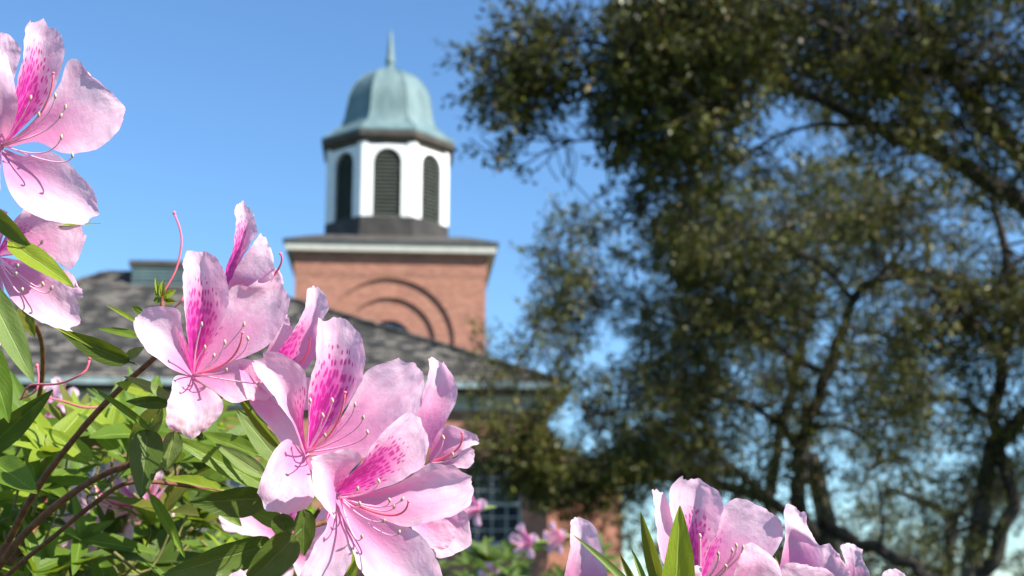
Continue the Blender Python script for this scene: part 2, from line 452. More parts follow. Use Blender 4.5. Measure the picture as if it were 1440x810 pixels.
def shingle_mat():
    m = NT('roof_shingles'); o = m.obj()
    sx = m.node('ShaderNodeSeparateXYZ'); m.link(o, sx.inputs[0])
    cb = m.node('ShaderNodeCombineXYZ'); m.link(sx.outputs[0], cb.inputs[0]); m.val(cb.inputs[1], m.math('MULTIPLY', sx.outputs[2], 1.45))
    b = m.node('ShaderNodeTexBrick'); m.link(cb.outputs[0], b.inputs['Vector']); b.inputs['Scale'].default_value = 1
    b.inputs['Brick Width'].default_value = .30; b.inputs['Row Height'].default_value = .165; b.inputs['Mortar Size'].default_value = .018
    b.inputs['Color1'].default_value = (0, 0, 0, 1); b.inputs['Color2'].default_value = (1, 1, 1, 1); b.inputs['Mortar'].default_value = (0, 0, 0, 1)
    n = m.noise(o, .8, 5, .7)
    sh = m.mix(m.math('POWER', b.outputs[0], 1.9), (.032, .032, .032), (.20, .18, .155))
    col = m.mix(m.math('MULTIPLY', m.ramp(n, .45, .75), .3), sh, (.075, .068, .06)); m.b.inputs['Specular IOR Level'].default_value = .05
    m.link(col, m.b.inputs['Base Color']); m.b.inputs['Roughness'].default_value = .85
    m.link(m.bump(b.outputs[1], -.8, .02), m.b.inputs['Normal']); return m.m
def copper_mat():
    m = NT('verdigris_copper'); n = m.noise(m.mapping(m.obj(), (1, 1, .35)), 2.2, 6, .65)
    c = m.mix(m.ramp(n, .3, .7), (.09, .15, .155), (.165, .24, .24))
    n2 = m.noise(m.mapping(m.obj(), (3, 3, .5)), 2.0, 4, .7)
    c = m.mix(m.math('MULTIPLY', m.ramp(n2, .58, .75), .5), c, (.10, .12, .10))
    m.link(c, m.b.inputs['Base Color']); m.b.inputs['Roughness'].default_value = .6; m.b.inputs['Specular IOR Level'].default_value = .4
    return m.m
M_BRICK = brick_mat('red_brick', (.27, .088, .052), (.42, .165, .10), (.35, .26, .20))
M_SHINGLE = shingle_mat(); M_COPPER = copper_mat()
M_WHITE = plain('white_paint', (.80, .80, .78), .5, .04, 3)
M_CREAM = plain('cream_paint', (.44, .43, .37), .6, .08, 3)
M_PLINTH = plain('dark_metal_plinth', (.045, .040, .035), .6, .3, 2)
M_TRIM = plain('window_trim', (.40, .40, .38), .6, .1, 3)
M_LEAD = plain('weathered_metal_roof', (.075, .066, .056), .6, .3, 2)
M_LOUVRE = plain('louvre_green', (.055, .062, .05), .6, .2, 4)
M_TEAL = plain('vent_paint', (.16, .20, .19), .6, .15, 3)
M_GUTTER = plain('pale_gutter', (.24, .31, .31), .5, .25, 2)
M_SOFFIT = plain('soffit_brown', (.075, .062, .05), .7, .2, 3)
def glass_mat():
    m = NT('window_glass'); m.b.inputs['Base Color'].default_value = (.012, .018, .03, 1); m.b.inputs['Roughness'].default_value = .06
    m.b.inputs['Specular IOR Level'].default_value = .7
    n = m.noise(m.obj(), 2.5, 2, .5); m.link(m.bump(n, .15, .02), m.b.inputs['Normal']); return m.m
M_GLASS = glass_mat()

BLD = empty('brick_building', 'red brick building with shingled hip roof, square tower and copper domed white cupola', 'building', tuple(BO), BA)

def arch_pts(cx, zc, r, zs, n=28):
    return [(cx + r, zs)] + [(cx + r * math.cos(math.pi * i / n), zc + r * math.sin(math.pi * i / n)) for i in range(n + 1)] + [(cx - r, zs)]

def arch_panel(x0, x1, z0, z1, cx, zc, r, zs, y, depth, T=None):
    """wall panel with an arched opening: front face at y, reveals going back by depth; T maps (x, y, z)"""
    T = T or (lambda x, y, z: (x, y, z)); V, F = [], []
    ap = arch_pts(cx, zc, r, zs); n = len(ap)
    def outer(x, z):
        dx, dz = x - cx, z - (zc if z >= zc else z)
        if z <= zc: return (x1 if x > cx else x0, z)
        k = min((((x1 if dx > 0 else x0) - cx) / dx) if abs(dx) > 1e-6 else 1e9, (z1 - zc) / dz if dz > 1e-6 else 1e9)
        return (cx + dx * k, zc + dz * k)
    op = [outer(*p) for p in ap]
    op[0] = (x1, zs); op[-1] = (x0, zs)
    for (ax, az), (ox, oz) in zip(ap, op):
        V += [T(ax, y, az), T(ox, y, oz), T(ax, y + depth, az)]
    for i in range(n - 1):
        a, b = i * 3, (i + 1) * 3
        (o1x, o1z), (o2x, o2z) = op[i], op[i + 1]
        F.append((a, a + 1, b + 1, b))
        if abs(o1x - o2x) > 1e-5 and abs(o1z - o2z) > 1e-5:                     # keep the corner square
            V.append(T(x1 if (o1x + o2x) / 2 > cx else x0, y, z1)); F.append((a + 1, len(V) - 1, b + 1))
        F.append((a, b, b + 2, a + 2))
    if z0 < zs - 1e-6:
        k = len(V); V += [T(x0, y, z0), T(x1, y, z0), T(x1, y, zs), T(cx + r, y, zs), T(cx - r, y, zs), T(x0, y, zs), T(cx + r, y + depth, zs), T(cx - r, y + depth, zs)]
        F += [(k, k + 1, k + 2, k + 3, k + 4, k + 5), (k + 4, k + 3, k + 6, k + 7)]
    return V, F

def add_wall_window(bm, holes, x0, x1, z0, z1, y, depth):
    """flat wall at y with rectangular holes (hx0, hx1, hz0, hz1) sharing one height band"""
    xs = sorted(holes)
    hz0, hz1 = xs[0][2], xs[0][3]
    def quad(a, b, c, d): bm.faces.new([bm.verts.new(p) for p in (a, b, c, d)])
    quad((x0, y, z0), (x1, y, z0), (x1, y, hz0), (x0, y, hz0)); quad((x0, y, hz1), (x1, y, hz1), (x1, y, z1), (x0, y, z1))
    cur = x0
    for h in xs:
        quad((cur, y, hz0), (h[0], y, hz0), (h[0], y, hz1), (cur, y, hz1)); cur = h[1]
        for a, b in (((h[0], hz0), (h[1], hz0)), ((h[1], hz0), (h[1], hz1)), ((h[1], hz1), (h[0], hz1)), ((h[0], hz1), (h[0], hz0))):
            quad((a[0], y, a[1]), (b[0], y, b[1]), (b[0], y + depth, b[1]), (a[0], y + depth, a[1]))
    quad((cur, y, hz0), (x1, y, hz0), (x1, y, hz1), (cur, y, hz1))

def build_building():
    # --- front wing: walls, windows, hip roof, gutter
    YF, YR, YB = -8.0, -3.7, .4
    eR, eL = Bl(800, 541, YF - .5), Bl(-330, 541, YF - .5)
    ez = eR.z; xl, xr = eL.x + .5, eR.x - .5
    rR, rL = Bl(292, 388, YR), Bl(150, 384, YR); rz = rR.z
    wt, wb = Bl(690, 652, YF), Bl(690, 766, YF); ww = 1.5
    cxs = [Bl(p, 700, YF).x for p in (692, 505, 318, 131)]
    bm = bmesh.new()
    holes = [(c - ww / 2, c + ww / 2, wb.z, wt.z) for c in cxs]
    add_wall_window(bm, holes, xl, xr, 0, ez - .35, YF, .16)
    for a, b in (((xr, YF), (xr, YB)), ((xr, YB), (xl, YB)), ((xl, YB), (xl, YF))):
        bm.faces.new([bm.verts.new(p) for p in ((*a, 0), (*b, 0), (*b, ez - .35), (*a, ez - .35))])
    bm_obj('wall', bm, M_BRICK, BLD)
    for c in cxs:
        f = empty('window', parent=BLD)
        bm = bmesh.new(); y0, y1 = YF + .05, YF + .14; z0, z1 = wb.z, wt.z; a, b = c - ww / 2, c + ww / 2
        t = .07
        add_box(bm, a, b, y0, y1, z1 - t, z1); add_box(bm, a, b, y0, y1, z0, z0 + t)
        add_box(bm, a, a + t, y0, y1, z0 + t, z1 - t); add_box(bm, b - t, b, y0, y1, z0 + t, z1 - t)
        zm = (z0 + z1) / 2; add_box(bm, a + t, b - t, y0 + .01, y1 - .01, zm - .04, zm + .04)
        for k in range(1, 4):
            x = a + (b - a) * k / 4; add_box(bm, x - .014, x + .014, y0 + .03, y1 - .02, z0 + t, zm - .04); add_box(bm, x - .014, x + .014, y0 + .03, y1 - .02, zm + .04, z1 - t)
        for zz in (z0 + (zm - z0) * .36, z0 + (zm - z0) * .68, zm + (z1 - zm) * .34, zm + (z1 - zm) * .66):
            add_box(bm, a + t, b - t, y0 + .033, y1 - .023, zz - .014, zz + .014)
        bm_obj('frame', bm, M_TRIM, f)
        bm = bmesh.new(); add_box(bm, a + .02, b - .02, y1 - .012, y1 + .01, z0 + .02, z1 - .02); bm_obj('pane', bm, M_GLASS, f)
        bm = bmesh.new(); add_box(bm, a - .08, b + .08, YF - .07, YF + .045, z0 - .13, z0 - .002); bm_obj('sill', bm, M_CREAM, f)
    # low side wing stepping back from the corner
    wx = Bl(874, 700, -4).x; wz = Bl(850, 655, -4).z; bm = bmesh.new(); add_box(bm, xr + .004, wx, -4, YB - .3, 0, wz); bm_obj('side_wing_wall', bm, M_BRICK, BLD)
    bm = bmesh.new(); add_box(bm, xr + .006, wx + .12, -4.12, YB - .2, wz + .002, wz + .22); bm_obj('coping', bm, M_CREAM, BLD)
    # roof as a closed hip
    V = [(eL.x, YF - .5, ez), (eR.x, YF - .5, ez), (eR.x, YB + .5, ez), (eL.x, YB + .5, ez), (rL.x, YR, rz), (rR.x, YR, rz)]
    F = [(0, 1, 5, 4), (1, 2, 5), (2, 3, 4, 5), (3, 0, 4)]
    mesh_obj('roof', V, F, M_SHINGLE, BLD)
    bm = bmesh.new()
    for p, q in (((eR.x, YF - .5, ez), (rR.x, YR, rz)), ((rR.x, YR, rz), (rL.x, YR, rz)), ((eL.x, YF - .5, ez), (rL.x, YR, rz))):
        pass
    bm.free()
    v = []
    for p, q in (((eR.x, YF - .5, ez), (rR.x, YR, rz)), ((rR.x, YR, rz), (rL.x, YR, rz)), ((eL.x, YF - .5, ez), (rL.x, YR, rz))):
        n = 40; v.append(tube_geo([Vector(p).lerp(Vector(q), i / n) + Vector((0, 0, .02)) for i in range(n + 1)], [.09 + .02 * (i % 2) for i in range(n + 1)], 5))
    Vt, Ft = merge(v); mesh_obj('ridge_cap', Vt, Ft, M_SHINGLE, BLD)
    bm = bmesh.new(); y = YF - .5
    add_box(bm, eL.x - .02, eR.x + .02, y - .10, y + .05, ez - .12, ez + .03); add_box(bm, eR.x - .03, eR.x + .12, y + .05, YB + .5, ez - .12, ez + .03)
    bm_obj('gutter', bm, M_GUTTER, BLD)
    bm = bmesh.new(); add_box(bm, eL.x, eR.x - .04, y + .05, YB + .48, ez - .20, ez - .125); bm_obj('soffit', bm, M_SOFFIT, BLD)
    bm = bmesh.new(); add_box(bm, xl - .05, xr + .05, YF - .06, YB + .05, ez - .62, ez - .205)
    add_box(bm, xl - .12, xr + .12, YF - .13, YB + .1, ez - .34, ez - .24)
    bm_obj('frieze', bm, M_CREAM, BLD)
    # ridge louvre box
    a, b = Bl(186, 398, YR - .3), Bl(268, 371, YR - .3)
    rv = empty('ridge_vent', parent=BLD); zt = b.z
    bm = bmesh.new(); add_box(bm, a.x, b.x, YR - .55, YR + .55, rz - .6, zt - .16)
    bm_obj('vent_box', bm, M_TEAL, rv)
    bm = bmesh.new(); add_box(bm, a.x - .06, b.x + .06, YR - .66, YR + .66, zt - .158, zt)
    bm_obj('vent_cap', bm, M_LEAD, rv)
    bm = bmesh.new()
    for k in range(4):
        z = zt - .24 - k * .10; add_box(bm, a.x + .05, b.x - .05, YR - .60, YR - .552, z - .05, z)
    bm_obj('louvre', bm, M_COPPER, rv)

    # --- tower
    tl, tr = Bl(413, 440, 0).x, Bl(683, 440, 0).x; D = tr - tl
    zc0, zc1 = Bl(550, 354, -.3).z, Bl(550, 341, -.3).z           # cornice band
    cx, zc = Bl(547, 481, 0).x, Bl(547, 481, 0).z; m_px = (tr - tl) / 270
    tower = empty('tower', parent=BLD)
    zb = zc - 1.6
    geos = [arch_panel(tl, tr, 0, zc0 + .05, cx, zc, 92 * m_px, zb, 0, .10),
            arch_panel(cx - 95 * m_px, cx + 95 * m_px, zb - .1, zc + 95 * m_px, cx, zc, 65 * m_px, zb, .10, .10),
            arch_panel(cx - 68 * m_px, cx + 68 * m_px, zb - .1, zc + 68 * m_px, cx, zc, 33 * m_px, zb, .20, .15)]
    V, F = merge(geos)
    k = len(V); V += [(tr, 0, 0), (tr, D, 0), (tr, D, zc0), (tr, 0, zc0), (tl, 0, 0), (tl, D, 0), (tl, D, zc0), (tl, 0, zc0)]
    F += [(k, k + 1, k + 2, k + 3), (k + 5, k + 4, k + 7, k + 6), (k + 1, k + 5, k + 6, k + 2)]
    mesh_obj('tower_wall', V, F, M_BRICK, tower)
    ap = arch_pts(cx, zc, 33 * m_px, zb)
    mesh_obj('fanlight_pane', [(x, .345, z) for x, z in ap], [tuple(range(len(ap)))], M_GLASS, tower)
    gs = []
    for a in (30, 60, 90, 120, 150):
        gs.append(tube_geo([Vector((cx, 0.32, zc)), Vector((cx + 33 * m_px * math.cos(R(a)), 0.32, zc + 33 * m_px * math.sin(R(a))))], [.02, .02], 4))
    gs.append(tube_geo([Vector((cx + 16 * m_px * math.cos(R(a)), 0.32, zc + 16 * m_px * math.sin(R(a)))) for a in range(0, 181, 15)], [.02] * 13, 4))
    Vt, Ft = merge(gs); mesh_obj('fanlight_bars', Vt, Ft, M_TEAL, tower)
    # corbelled brick, cornice and low roof: square rings
    def ring_stack(prof, name, mat, parent, cxx, cyy, half, sides=4, top=True, smooth=False, rot=R(45)):
        V, F = [], []
        for e, z in prof:
            for s_ in range(sides):
                a = rot + 2 * math.pi * s_ / sides; r_ = (half + e) / math.cos(math.pi / sides)
                V.append((cxx + r_ * math.sin(a), cyy - r_ * math.cos(a), z))
        for i in range(len(prof) - 1):
            for s_ in range(sides):
                s2 = (s_ + 1) % sides; F.append((i * sides + s_, i * sides + s2, (i + 1) * sides + s2, (i + 1) * sides + s_))
        if top: F.append(tuple((len(prof) - 1) * sides + s_ for s_ in range(sides)))
        F.append(tuple(range(sides))[::-1])
        return mesh_obj(name, V, F, mat, parent, smooth)
    tcx, tcy, hf = (tl + tr) / 2, D / 2, D / 2
    h = zc0
    ring_stack([(.012, h - .75), (.03, h - .60), (.035, h - .35), (.07, h - .2), (.075, h - .02)], 'corbel', M_BRICK, tower, tcx, tcy, hf)
    ring_stack([(.10, h - .018), (.30, h), (.31, h + .03), (.31, zc1 - .06), (.36, zc1 - .05), (.36, zc1)], 'cornice', M_CREAM, tower, tcx, tcy, hf)
    a0 = Bl(545, 322, tcy)
    ztop = Bl(545, 300, tcy).z
    ring_stack([(.40, zc1 + .003), (.40, zc1 + .05), (-.35, zc1 + .36), (-.75, zc1 + .50)], 'tower_roof', M_LEAD, tower, tcx, tcy, hf)
    # --- cupola
    cup = empty('cupola', parent=BLD)
    ax = Bl(545.5, 260, tcy); sc_ = (Bl(645.5, 260, tcy).x - ax.x) / 100; X, Y = ax.x, tcy
    zp = lambda py: Bl(545.5, py, tcy).z
    O8 = dict(sides=8, rot=R(22.5))
    yf = tcy - 83 * sc_; zd0 = Bl(545.5, 306, yf).z
    ring_stack([(4 * sc_, zd0 - .75), (4 * sc_, zd0 - .40), (1.6 * sc_, zd0 - .385), (1.6 * sc_, zd0 + .035)], 'plinth', M_PLINTH, cup, X, Y, 83 * sc_, **O8)
    ez1, ez2 = Bl(545.5, 193, yf - 8 * sc_).z, Bl(545.5, 183, yf - 9 * sc_).z; zd1 = ez1 - .06; ap8 = 83 * sc_; fw = 2 * ap8 * math.tan(R(22.5))
    gw, gl, gs_ = [], [], []
    for k in range(8):
        a = k * R(45)
        def T(x, y, z, a=a): 
            yy = y - ap8
            return (X + x * math.cos(a) - yy * math.sin(a), Y + x * math.sin(a) + yy * math.cos(a), z)
        zs_, zcs, rr = zd0 + .05, Bl(545.5, 227, yf).z, 19.0 * sc_
        gw.append(arch_panel(-fw / 2, fw / 2, zd0 + .03, zd1 + .1, 0, zcs, rr, zs_, 0, .16, T))
        # raised architrave round the arch
        po = arch_pts(0, zcs, rr + .13, zs_); pi_ = arch_pts(0, zcs, rr, zs_); V, F = [], []
        for (xo, zo), (xi, zi) in zip(po, pi_): V += [T(xo, -.035, zo), T(xi, -.035, zi), T(xo, .0, zo), T(xi, .0, zi)]
        for i in range(len(po) - 1):
            p, q = i * 4, i * 4 + 4; F += [(p, q, q + 1, p + 1), (p, p + 2, q + 2, q), (p + 1, q + 1, q + 3, p + 3)]
        gw.append((V, F))
        for xa, xb, za, zb_, pr in ((-fw / 2 + .01, -fw / 2 + .17, zd0 + .04, zd1 - .02, .035), (fw / 2 - .17, fw / 2 - .01, zd0 + .04, zd1 - .02, .035), (-fw / 2 + .175, -rr - .15, zcs - .06, zcs + .03, .03), (rr + .15, fw / 2 - .175, zcs - .06, zcs + .03, .03)):
            gw.append(([T(xa, -pr, za), T(xb, -pr, za), T(xb, -pr, zb_), T(xa, -pr, zb_), T(xa, .0, za), T(xb, .0, za), T(xb, .0, zb_), T(xa, .0, zb_)], [(0, 1, 2, 3), (0, 3, 7, 4), (1, 5, 6, 2), (3, 2, 6, 7), (0, 4, 5, 1)]))
        # louvre slats
        V, F = [], []; z = zs_ + .03
        while z < zcs + rr - .04:
            hw = rr if z < zcs else math.sqrt(max(0, rr ** 2 - (z - zcs) ** 2))
            o = len(V); V += [T(-hw, .03, z), T(hw, .03, z), T(hw, .13, z + .11), T(-hw, .13, z + .11), T(-hw, .03, z + .02), T(hw, .03, z + .02), T(hw, .13, z + .13), T(-hw, .13, z + .13)]
            F += [tuple(o + i for i in q) for q in ((0, 3, 2, 1), (4, 5, 6, 7), (0, 1, 5, 4), (3, 7, 6, 2))]; z += .13
        o = len(V); bp = arch_pts(0, zcs, rr, zs_); V += [T(x, .17, z_) for x, z_ in bp]; F.append(tuple(o + i for i in range(len(bp))))
        mesh_obj('louvre', V, F, M_LOUVRE, cup)
    V, F = merge(gw); mesh_obj('drum_wall', V, F, M_WHITE, cup)
    ring_stack([(0.01, zd1 - .10), (2 * sc_, zd1 + .02), (3 * sc_, zd1 + .06), (5 * sc_, zd1 + .14)], 'frieze', M_SOFFIT, cup, X, Y, 83 * sc_, **O8)
    prof = [(91.5, 198), (92.5, 196.8), (91.5, 195), (87, 193), (81, 190), (74.5, 186), (69, 181.5), (65.2, 176.5), (63, 171), (61.5, 164), (60.5, 155), (58.8, 146), (56.2, 138), (52.5, 130), (47.5, 122.5), (41, 115.5), (32.5, 109), (22, 104), (12, 101), (4, 99)]
    zq = lambda y_: zp(y_) if y_ <= 164 else zp(164) + (ez2 - zp(164)) * (y_ - 164) / 34
    base_z = ez2
    ring_stack([((r_ * .965 if y_ < 183 else r_) * sc_, zq(y_)) for r_, y_ in prof], 'dome', M_COPPER, cup, X, Y, 0, **O8)
    ring_stack([(83.5 * sc_, ez1 - .05), (86 * sc_, ez1 - .02), (89 * sc_, ez1 + .01), (91.5 * sc_, ez1 + .08), (92 * sc_, base_z - .003)], 'eave', M_SOFFIT, cup, X, Y, 0, **O8)
    gs = []
    for k in range(8):                                                         # standing seams on the dome's ribs
        a = R(22.5) + k * R(45)
        gs.append(tube_geo([Vector((X + r_ * sc_ / math.cos(R(22.5)) * math.sin(a), Y - r_ * sc_ / math.cos(R(22.5)) * math.cos(a), zq(y_))) for r_, y_ in [(r_ * (.965 if y_ < 183 else 1), y_) for r_, y_ in prof[3:]]], [.028] * len(prof[3:]), 5))
    V, F = merge(gs); mesh_obj('dome_rib', V, F, M_COPPER, cup)
    sp_ = [(9.5, 101), (10, 99), (6, 97), (5, 94), (6.2, 90), (7, 86), (6, 82), (4.6, 79), (5, 76), (4.2, 72), (3.4, 62), (2.4, 52), (1.2, 44), (.3, 41)]
    ring_stack([(r_ * sc_, zp(y_)) for r_, y_ in sp_], 'spire', M_COPPER, cup, X, Y, 0, sides=12, rot=0, smooth=True)
build_building()

# ------------------------------------------------------------------ live oaks
def oak_leaf_mat(name):
    m = NT(name); t = m.attr('tint').outputs['Color']
    m.link(t, m.b.inputs['Base Color']); m.b.inputs['Roughness'].default_value = .45; m.b.inputs['Specular IOR Level'].default_value = .35
    m.translucent(m.mix(.5, t, (.12, .11, .012)), .22); return m.m
M_OAK = oak_leaf_mat('oak_leaf')

def crown_mesh(name, blobs, parent, seed, leaf_l=.085, leaf_w=.038, per=16, clump=1.1, keep=.5, loc=Vector((0, 0, 0)), tone=1.0):
    """leafy sprays through the volume of the crown: twigs with many small separate leaves"""
    g = np.random.default_rng(seed); C, T = [], []
    for (x, y, rx, ry, d, dr, dens) in blobs:
        n = int(dens * math.pi * rx * ry / 92 * (d / 15) ** 2)
        for _ in range(n):
            while True:
                q = g.uniform(-1, 1, 3)
                if q @ q < 1: break
            dd = d + q[2] * dr
            p = P(x + q[0] * rx, y + q[1] * ry, dd)
            nz = noise.noise(p * (1 / clump)) + .5 * noise.noise(p * (2.3 / clump) + Vector((9, 3, 1)))
            if nz * 1.3 < (keep - .5) * .8 - .10 + .45 * (q @ q) ** 1.5 - .1: continue
            C.append(p); ctr = P(x, y, d); o = (Vector(p) - ctr); o = o.normalized() if o.length > 1e-4 else Vector((0, 0, 1))
            t = o * .8 + Vector(g.normal(0, .6, 3)) + Vector((0, 0, -.15)); T.append(t.normalized())
    C = np.array(C); T = np.array(T); n = len(C)
    L = g.uniform(.22, .5, n)
    s_ = g.uniform(.1, 1, (n, per)); c = C[:, None] + T[:, None] * (s_ * L[:, None])[..., None] + g.normal(0, .045, (n, per, 3))
    a = T[:, None] * .6 + g.normal(0, .75, (n, per, 3)); a /= np.linalg.norm(a, axis=2, keepdims=True)
    up = g.normal(0, .6, (n, per, 3)) + np.array([0, 0, 1.0]); b = np.cross(a, up); b /= np.linalg.norm(b, axis=2, keepdims=True)
    nn = np.cross(a, b)
    l = (leaf_l * g.uniform(.6, 1.25, (n, per)))[..., None]; wd = (leaf_w * g.uniform(.7, 1.2, (n, per)))[..., None] * .5
    V = np.stack([c, c + a * l * .5 + b * wd + nn * l * .07, c + a * l, c + a * l * .5 - b * wd + nn * l * .07], 2).reshape(-1, 3)
    nl = n * per; F = np.arange(nl * 4).reshape(-1, 4)
    # twigs
    tb = np.cross(T, g.normal(0, 1, (n, 3))); tb /= np.linalg.norm(tb, axis=1, keepdims=True); tc = np.cross(T, tb)
    c0 = C - T * .25; c1 = C + T * L[:, None]; tv = []
    for k in range(3):
        aa = 2 * math.pi * k / 3; e = tb * math.cos(aa) + tc * math.sin(aa); tv += [c0 + e * .009, c1 + e * .003]
    tv = np.stack(tv, 1).reshape(-1, 3); o = nl * 4
    tf = []
    for k in range(3):
        k2 = (k + 1) % 3; tf.append(np.stack([np.arange(n) * 6 + o + i for i in (2 * k, 2 * k2, 2 * k2 + 1, 2 * k + 1)], 1))
    tf = np.concatenate(tf); V = np.concatenate([V, tv]) - np.array(loc); F = np.concatenate([F, tf])
    me = bpy.data.meshes.new(name); me.vertices.add(len(V)); me.vertices.foreach_set('co', V.ravel().astype(np.float32))
    me.loops.add(F.size); me.loops.foreach_set('vertex_index', F.ravel().astype(np.int32)); me.polygons.add(len(F))
    me.polygons.foreach_set('loop_start', np.arange(0, F.size, 4, dtype=np.int32)); me.polygons.foreach_set('loop_total', np.full(len(F), 4, np.int32))
    me.materials.append(M_OAK); me.materials.append(M_BARK)
    mi = np.zeros(len(F), np.int32); mi[nl:] = 1; me.polygons.foreach_set('material_index', mi); me.update(calc_edges=True)
    k = g.uniform(0, 1, nl); br = g.uniform(.4, 1.1, nl)[:, None] * tone
    spray_tone = np.repeat(g.uniform(0, 1, n), per)
    col = np.where((k < .06)[:, None], np.array([.19, .13, .04]), np.where((spray_tone < .4)[:, None], np.array([.050, .058, .012]), np.array([.092, .097, .018]))) * br
    cc = np.ones((len(F), 4), np.float32); cc[:nl, :3] = col
    at = me.attributes.new('tint', 'FLOAT_COLOR', 'FACE'); at.data.foreach_set('color', cc.ravel())
    ob = bpy.data.objects.new(name, me); COL.objects.link(ob); ob.parent = parent
    return ob

def limb(tree, name, pts, mat=None):
    """tapering limb through picture positions (x, y, depth, radius in picture pixels)"""
    c = catmull([(*P(x, y, d), r * d / FPX) for x, y, d, r in pts], len(pts) * 6); o = tree.location; n = len(c)
    jit = [Vector((noise.noise(Vector((i * .35, pts[0][0], k))) for k in range(3))) for i in range(n)]
    v, f = tube_geo([Vector(q[:3]) - o + jit[i] * q[3] * .9 for i, q in enumerate(c)], [max(q[3], .006) * (1 + .15 * noise.noise(Vector((i * .6, pts[0][1], 3)))) for i, q in enumerate(c)], 9)
    return mesh_obj(name, v, f, mat or M_BARK, tree, True)

def twigs_to(tree, limbs, blobs, seed):
    """secondary boughs from the nearest limb into each leafy mass"""
    g = random.Random(seed); allp = [q for l in limbs for q in catmull([(x, y, d, r) for x, y, d, r in l], 24)]
    for (x, y, rx, ry, d, dr, dens) in blobs:
        for k in range(4):
            tx, ty, td = x + g.uniform(-.8, .8) * rx, y + g.uniform(-.8, .8) * ry, d + g.uniform(-.6, .6) * dr
            b = min(allp, key=lambda q: (q[0] - tx) ** 2 + (q[1] - ty) ** 2 + ((q[2] - td) * 90) ** 2 + (g.uniform(0, 160)) ** 2)
            p0, p1 = P(b[0], b[1], b[2]), P(tx, ty, td); mid = (p0 + p1) / 2 + Vector((g.gauss(0, .25), g.gauss(0, .25), g.gauss(.1, .25))) * (p1 - p0).length * .5
            c = catmull([tuple(p0), tuple(mid), tuple(p1)], 12); r0 = min(b[3] * b[2] / FPX * .45, .06)
            V, F = tube_geo([Vector(q) - tree.location for q in c], [r0 + (.007 - r0) * i / 11 for i in range(12)], 5, False)
            mesh_obj('bough', V, F, M_BARK, tree, True)

def base_at(x, d):
    p = P(x, 405, d); p.z = 0
    return p

def make_oak(label, base, trunk, limbs, blobs, seed, lit=(), **kw):
    b = base_at(*base); t = empty('oak_tree', label, 'tree', tuple(b), 0, 'live oaks')
    gy = 405 + 0
    def down(pts):                                   # carry the trunk to the ground
        x, y, d, r = pts[0]; z0 = P(x, y, d)
        c = [(b.x, b.y, -.1, r * d / FPX * 1.7), (b.x * .7 + z0.x * .3, b.y * .7 + z0.y * .3, z0.z * .22, r * d / FPX * 1.15)] + [(*P(*q[:3]), q[3] * q[2] / FPX) for q in pts]
        c = catmull(c, 40); v, f = tube_geo([Vector(q[:3]) - t.location for q in c], [q[3] * (1 + .1 * noise.noise(Vector((i * .5, seed, 1)))) for i, q in enumerate(c)], 12)
        return v, f
    v, f = down(trunk); mesh_obj('trunk', v, f, M_BARK_LIT if 'trunk' in lit else M_BARK, t, True)
    for i, l in enumerate(limbs): limb(t, 'limb', l, M_BARK_LIT if i in lit else M_BARK)
    twigs_to(t, limbs + [trunk], blobs, seed)
    crown_mesh('crown', blobs, t, seed, loc=t.location, **kw)
    return t

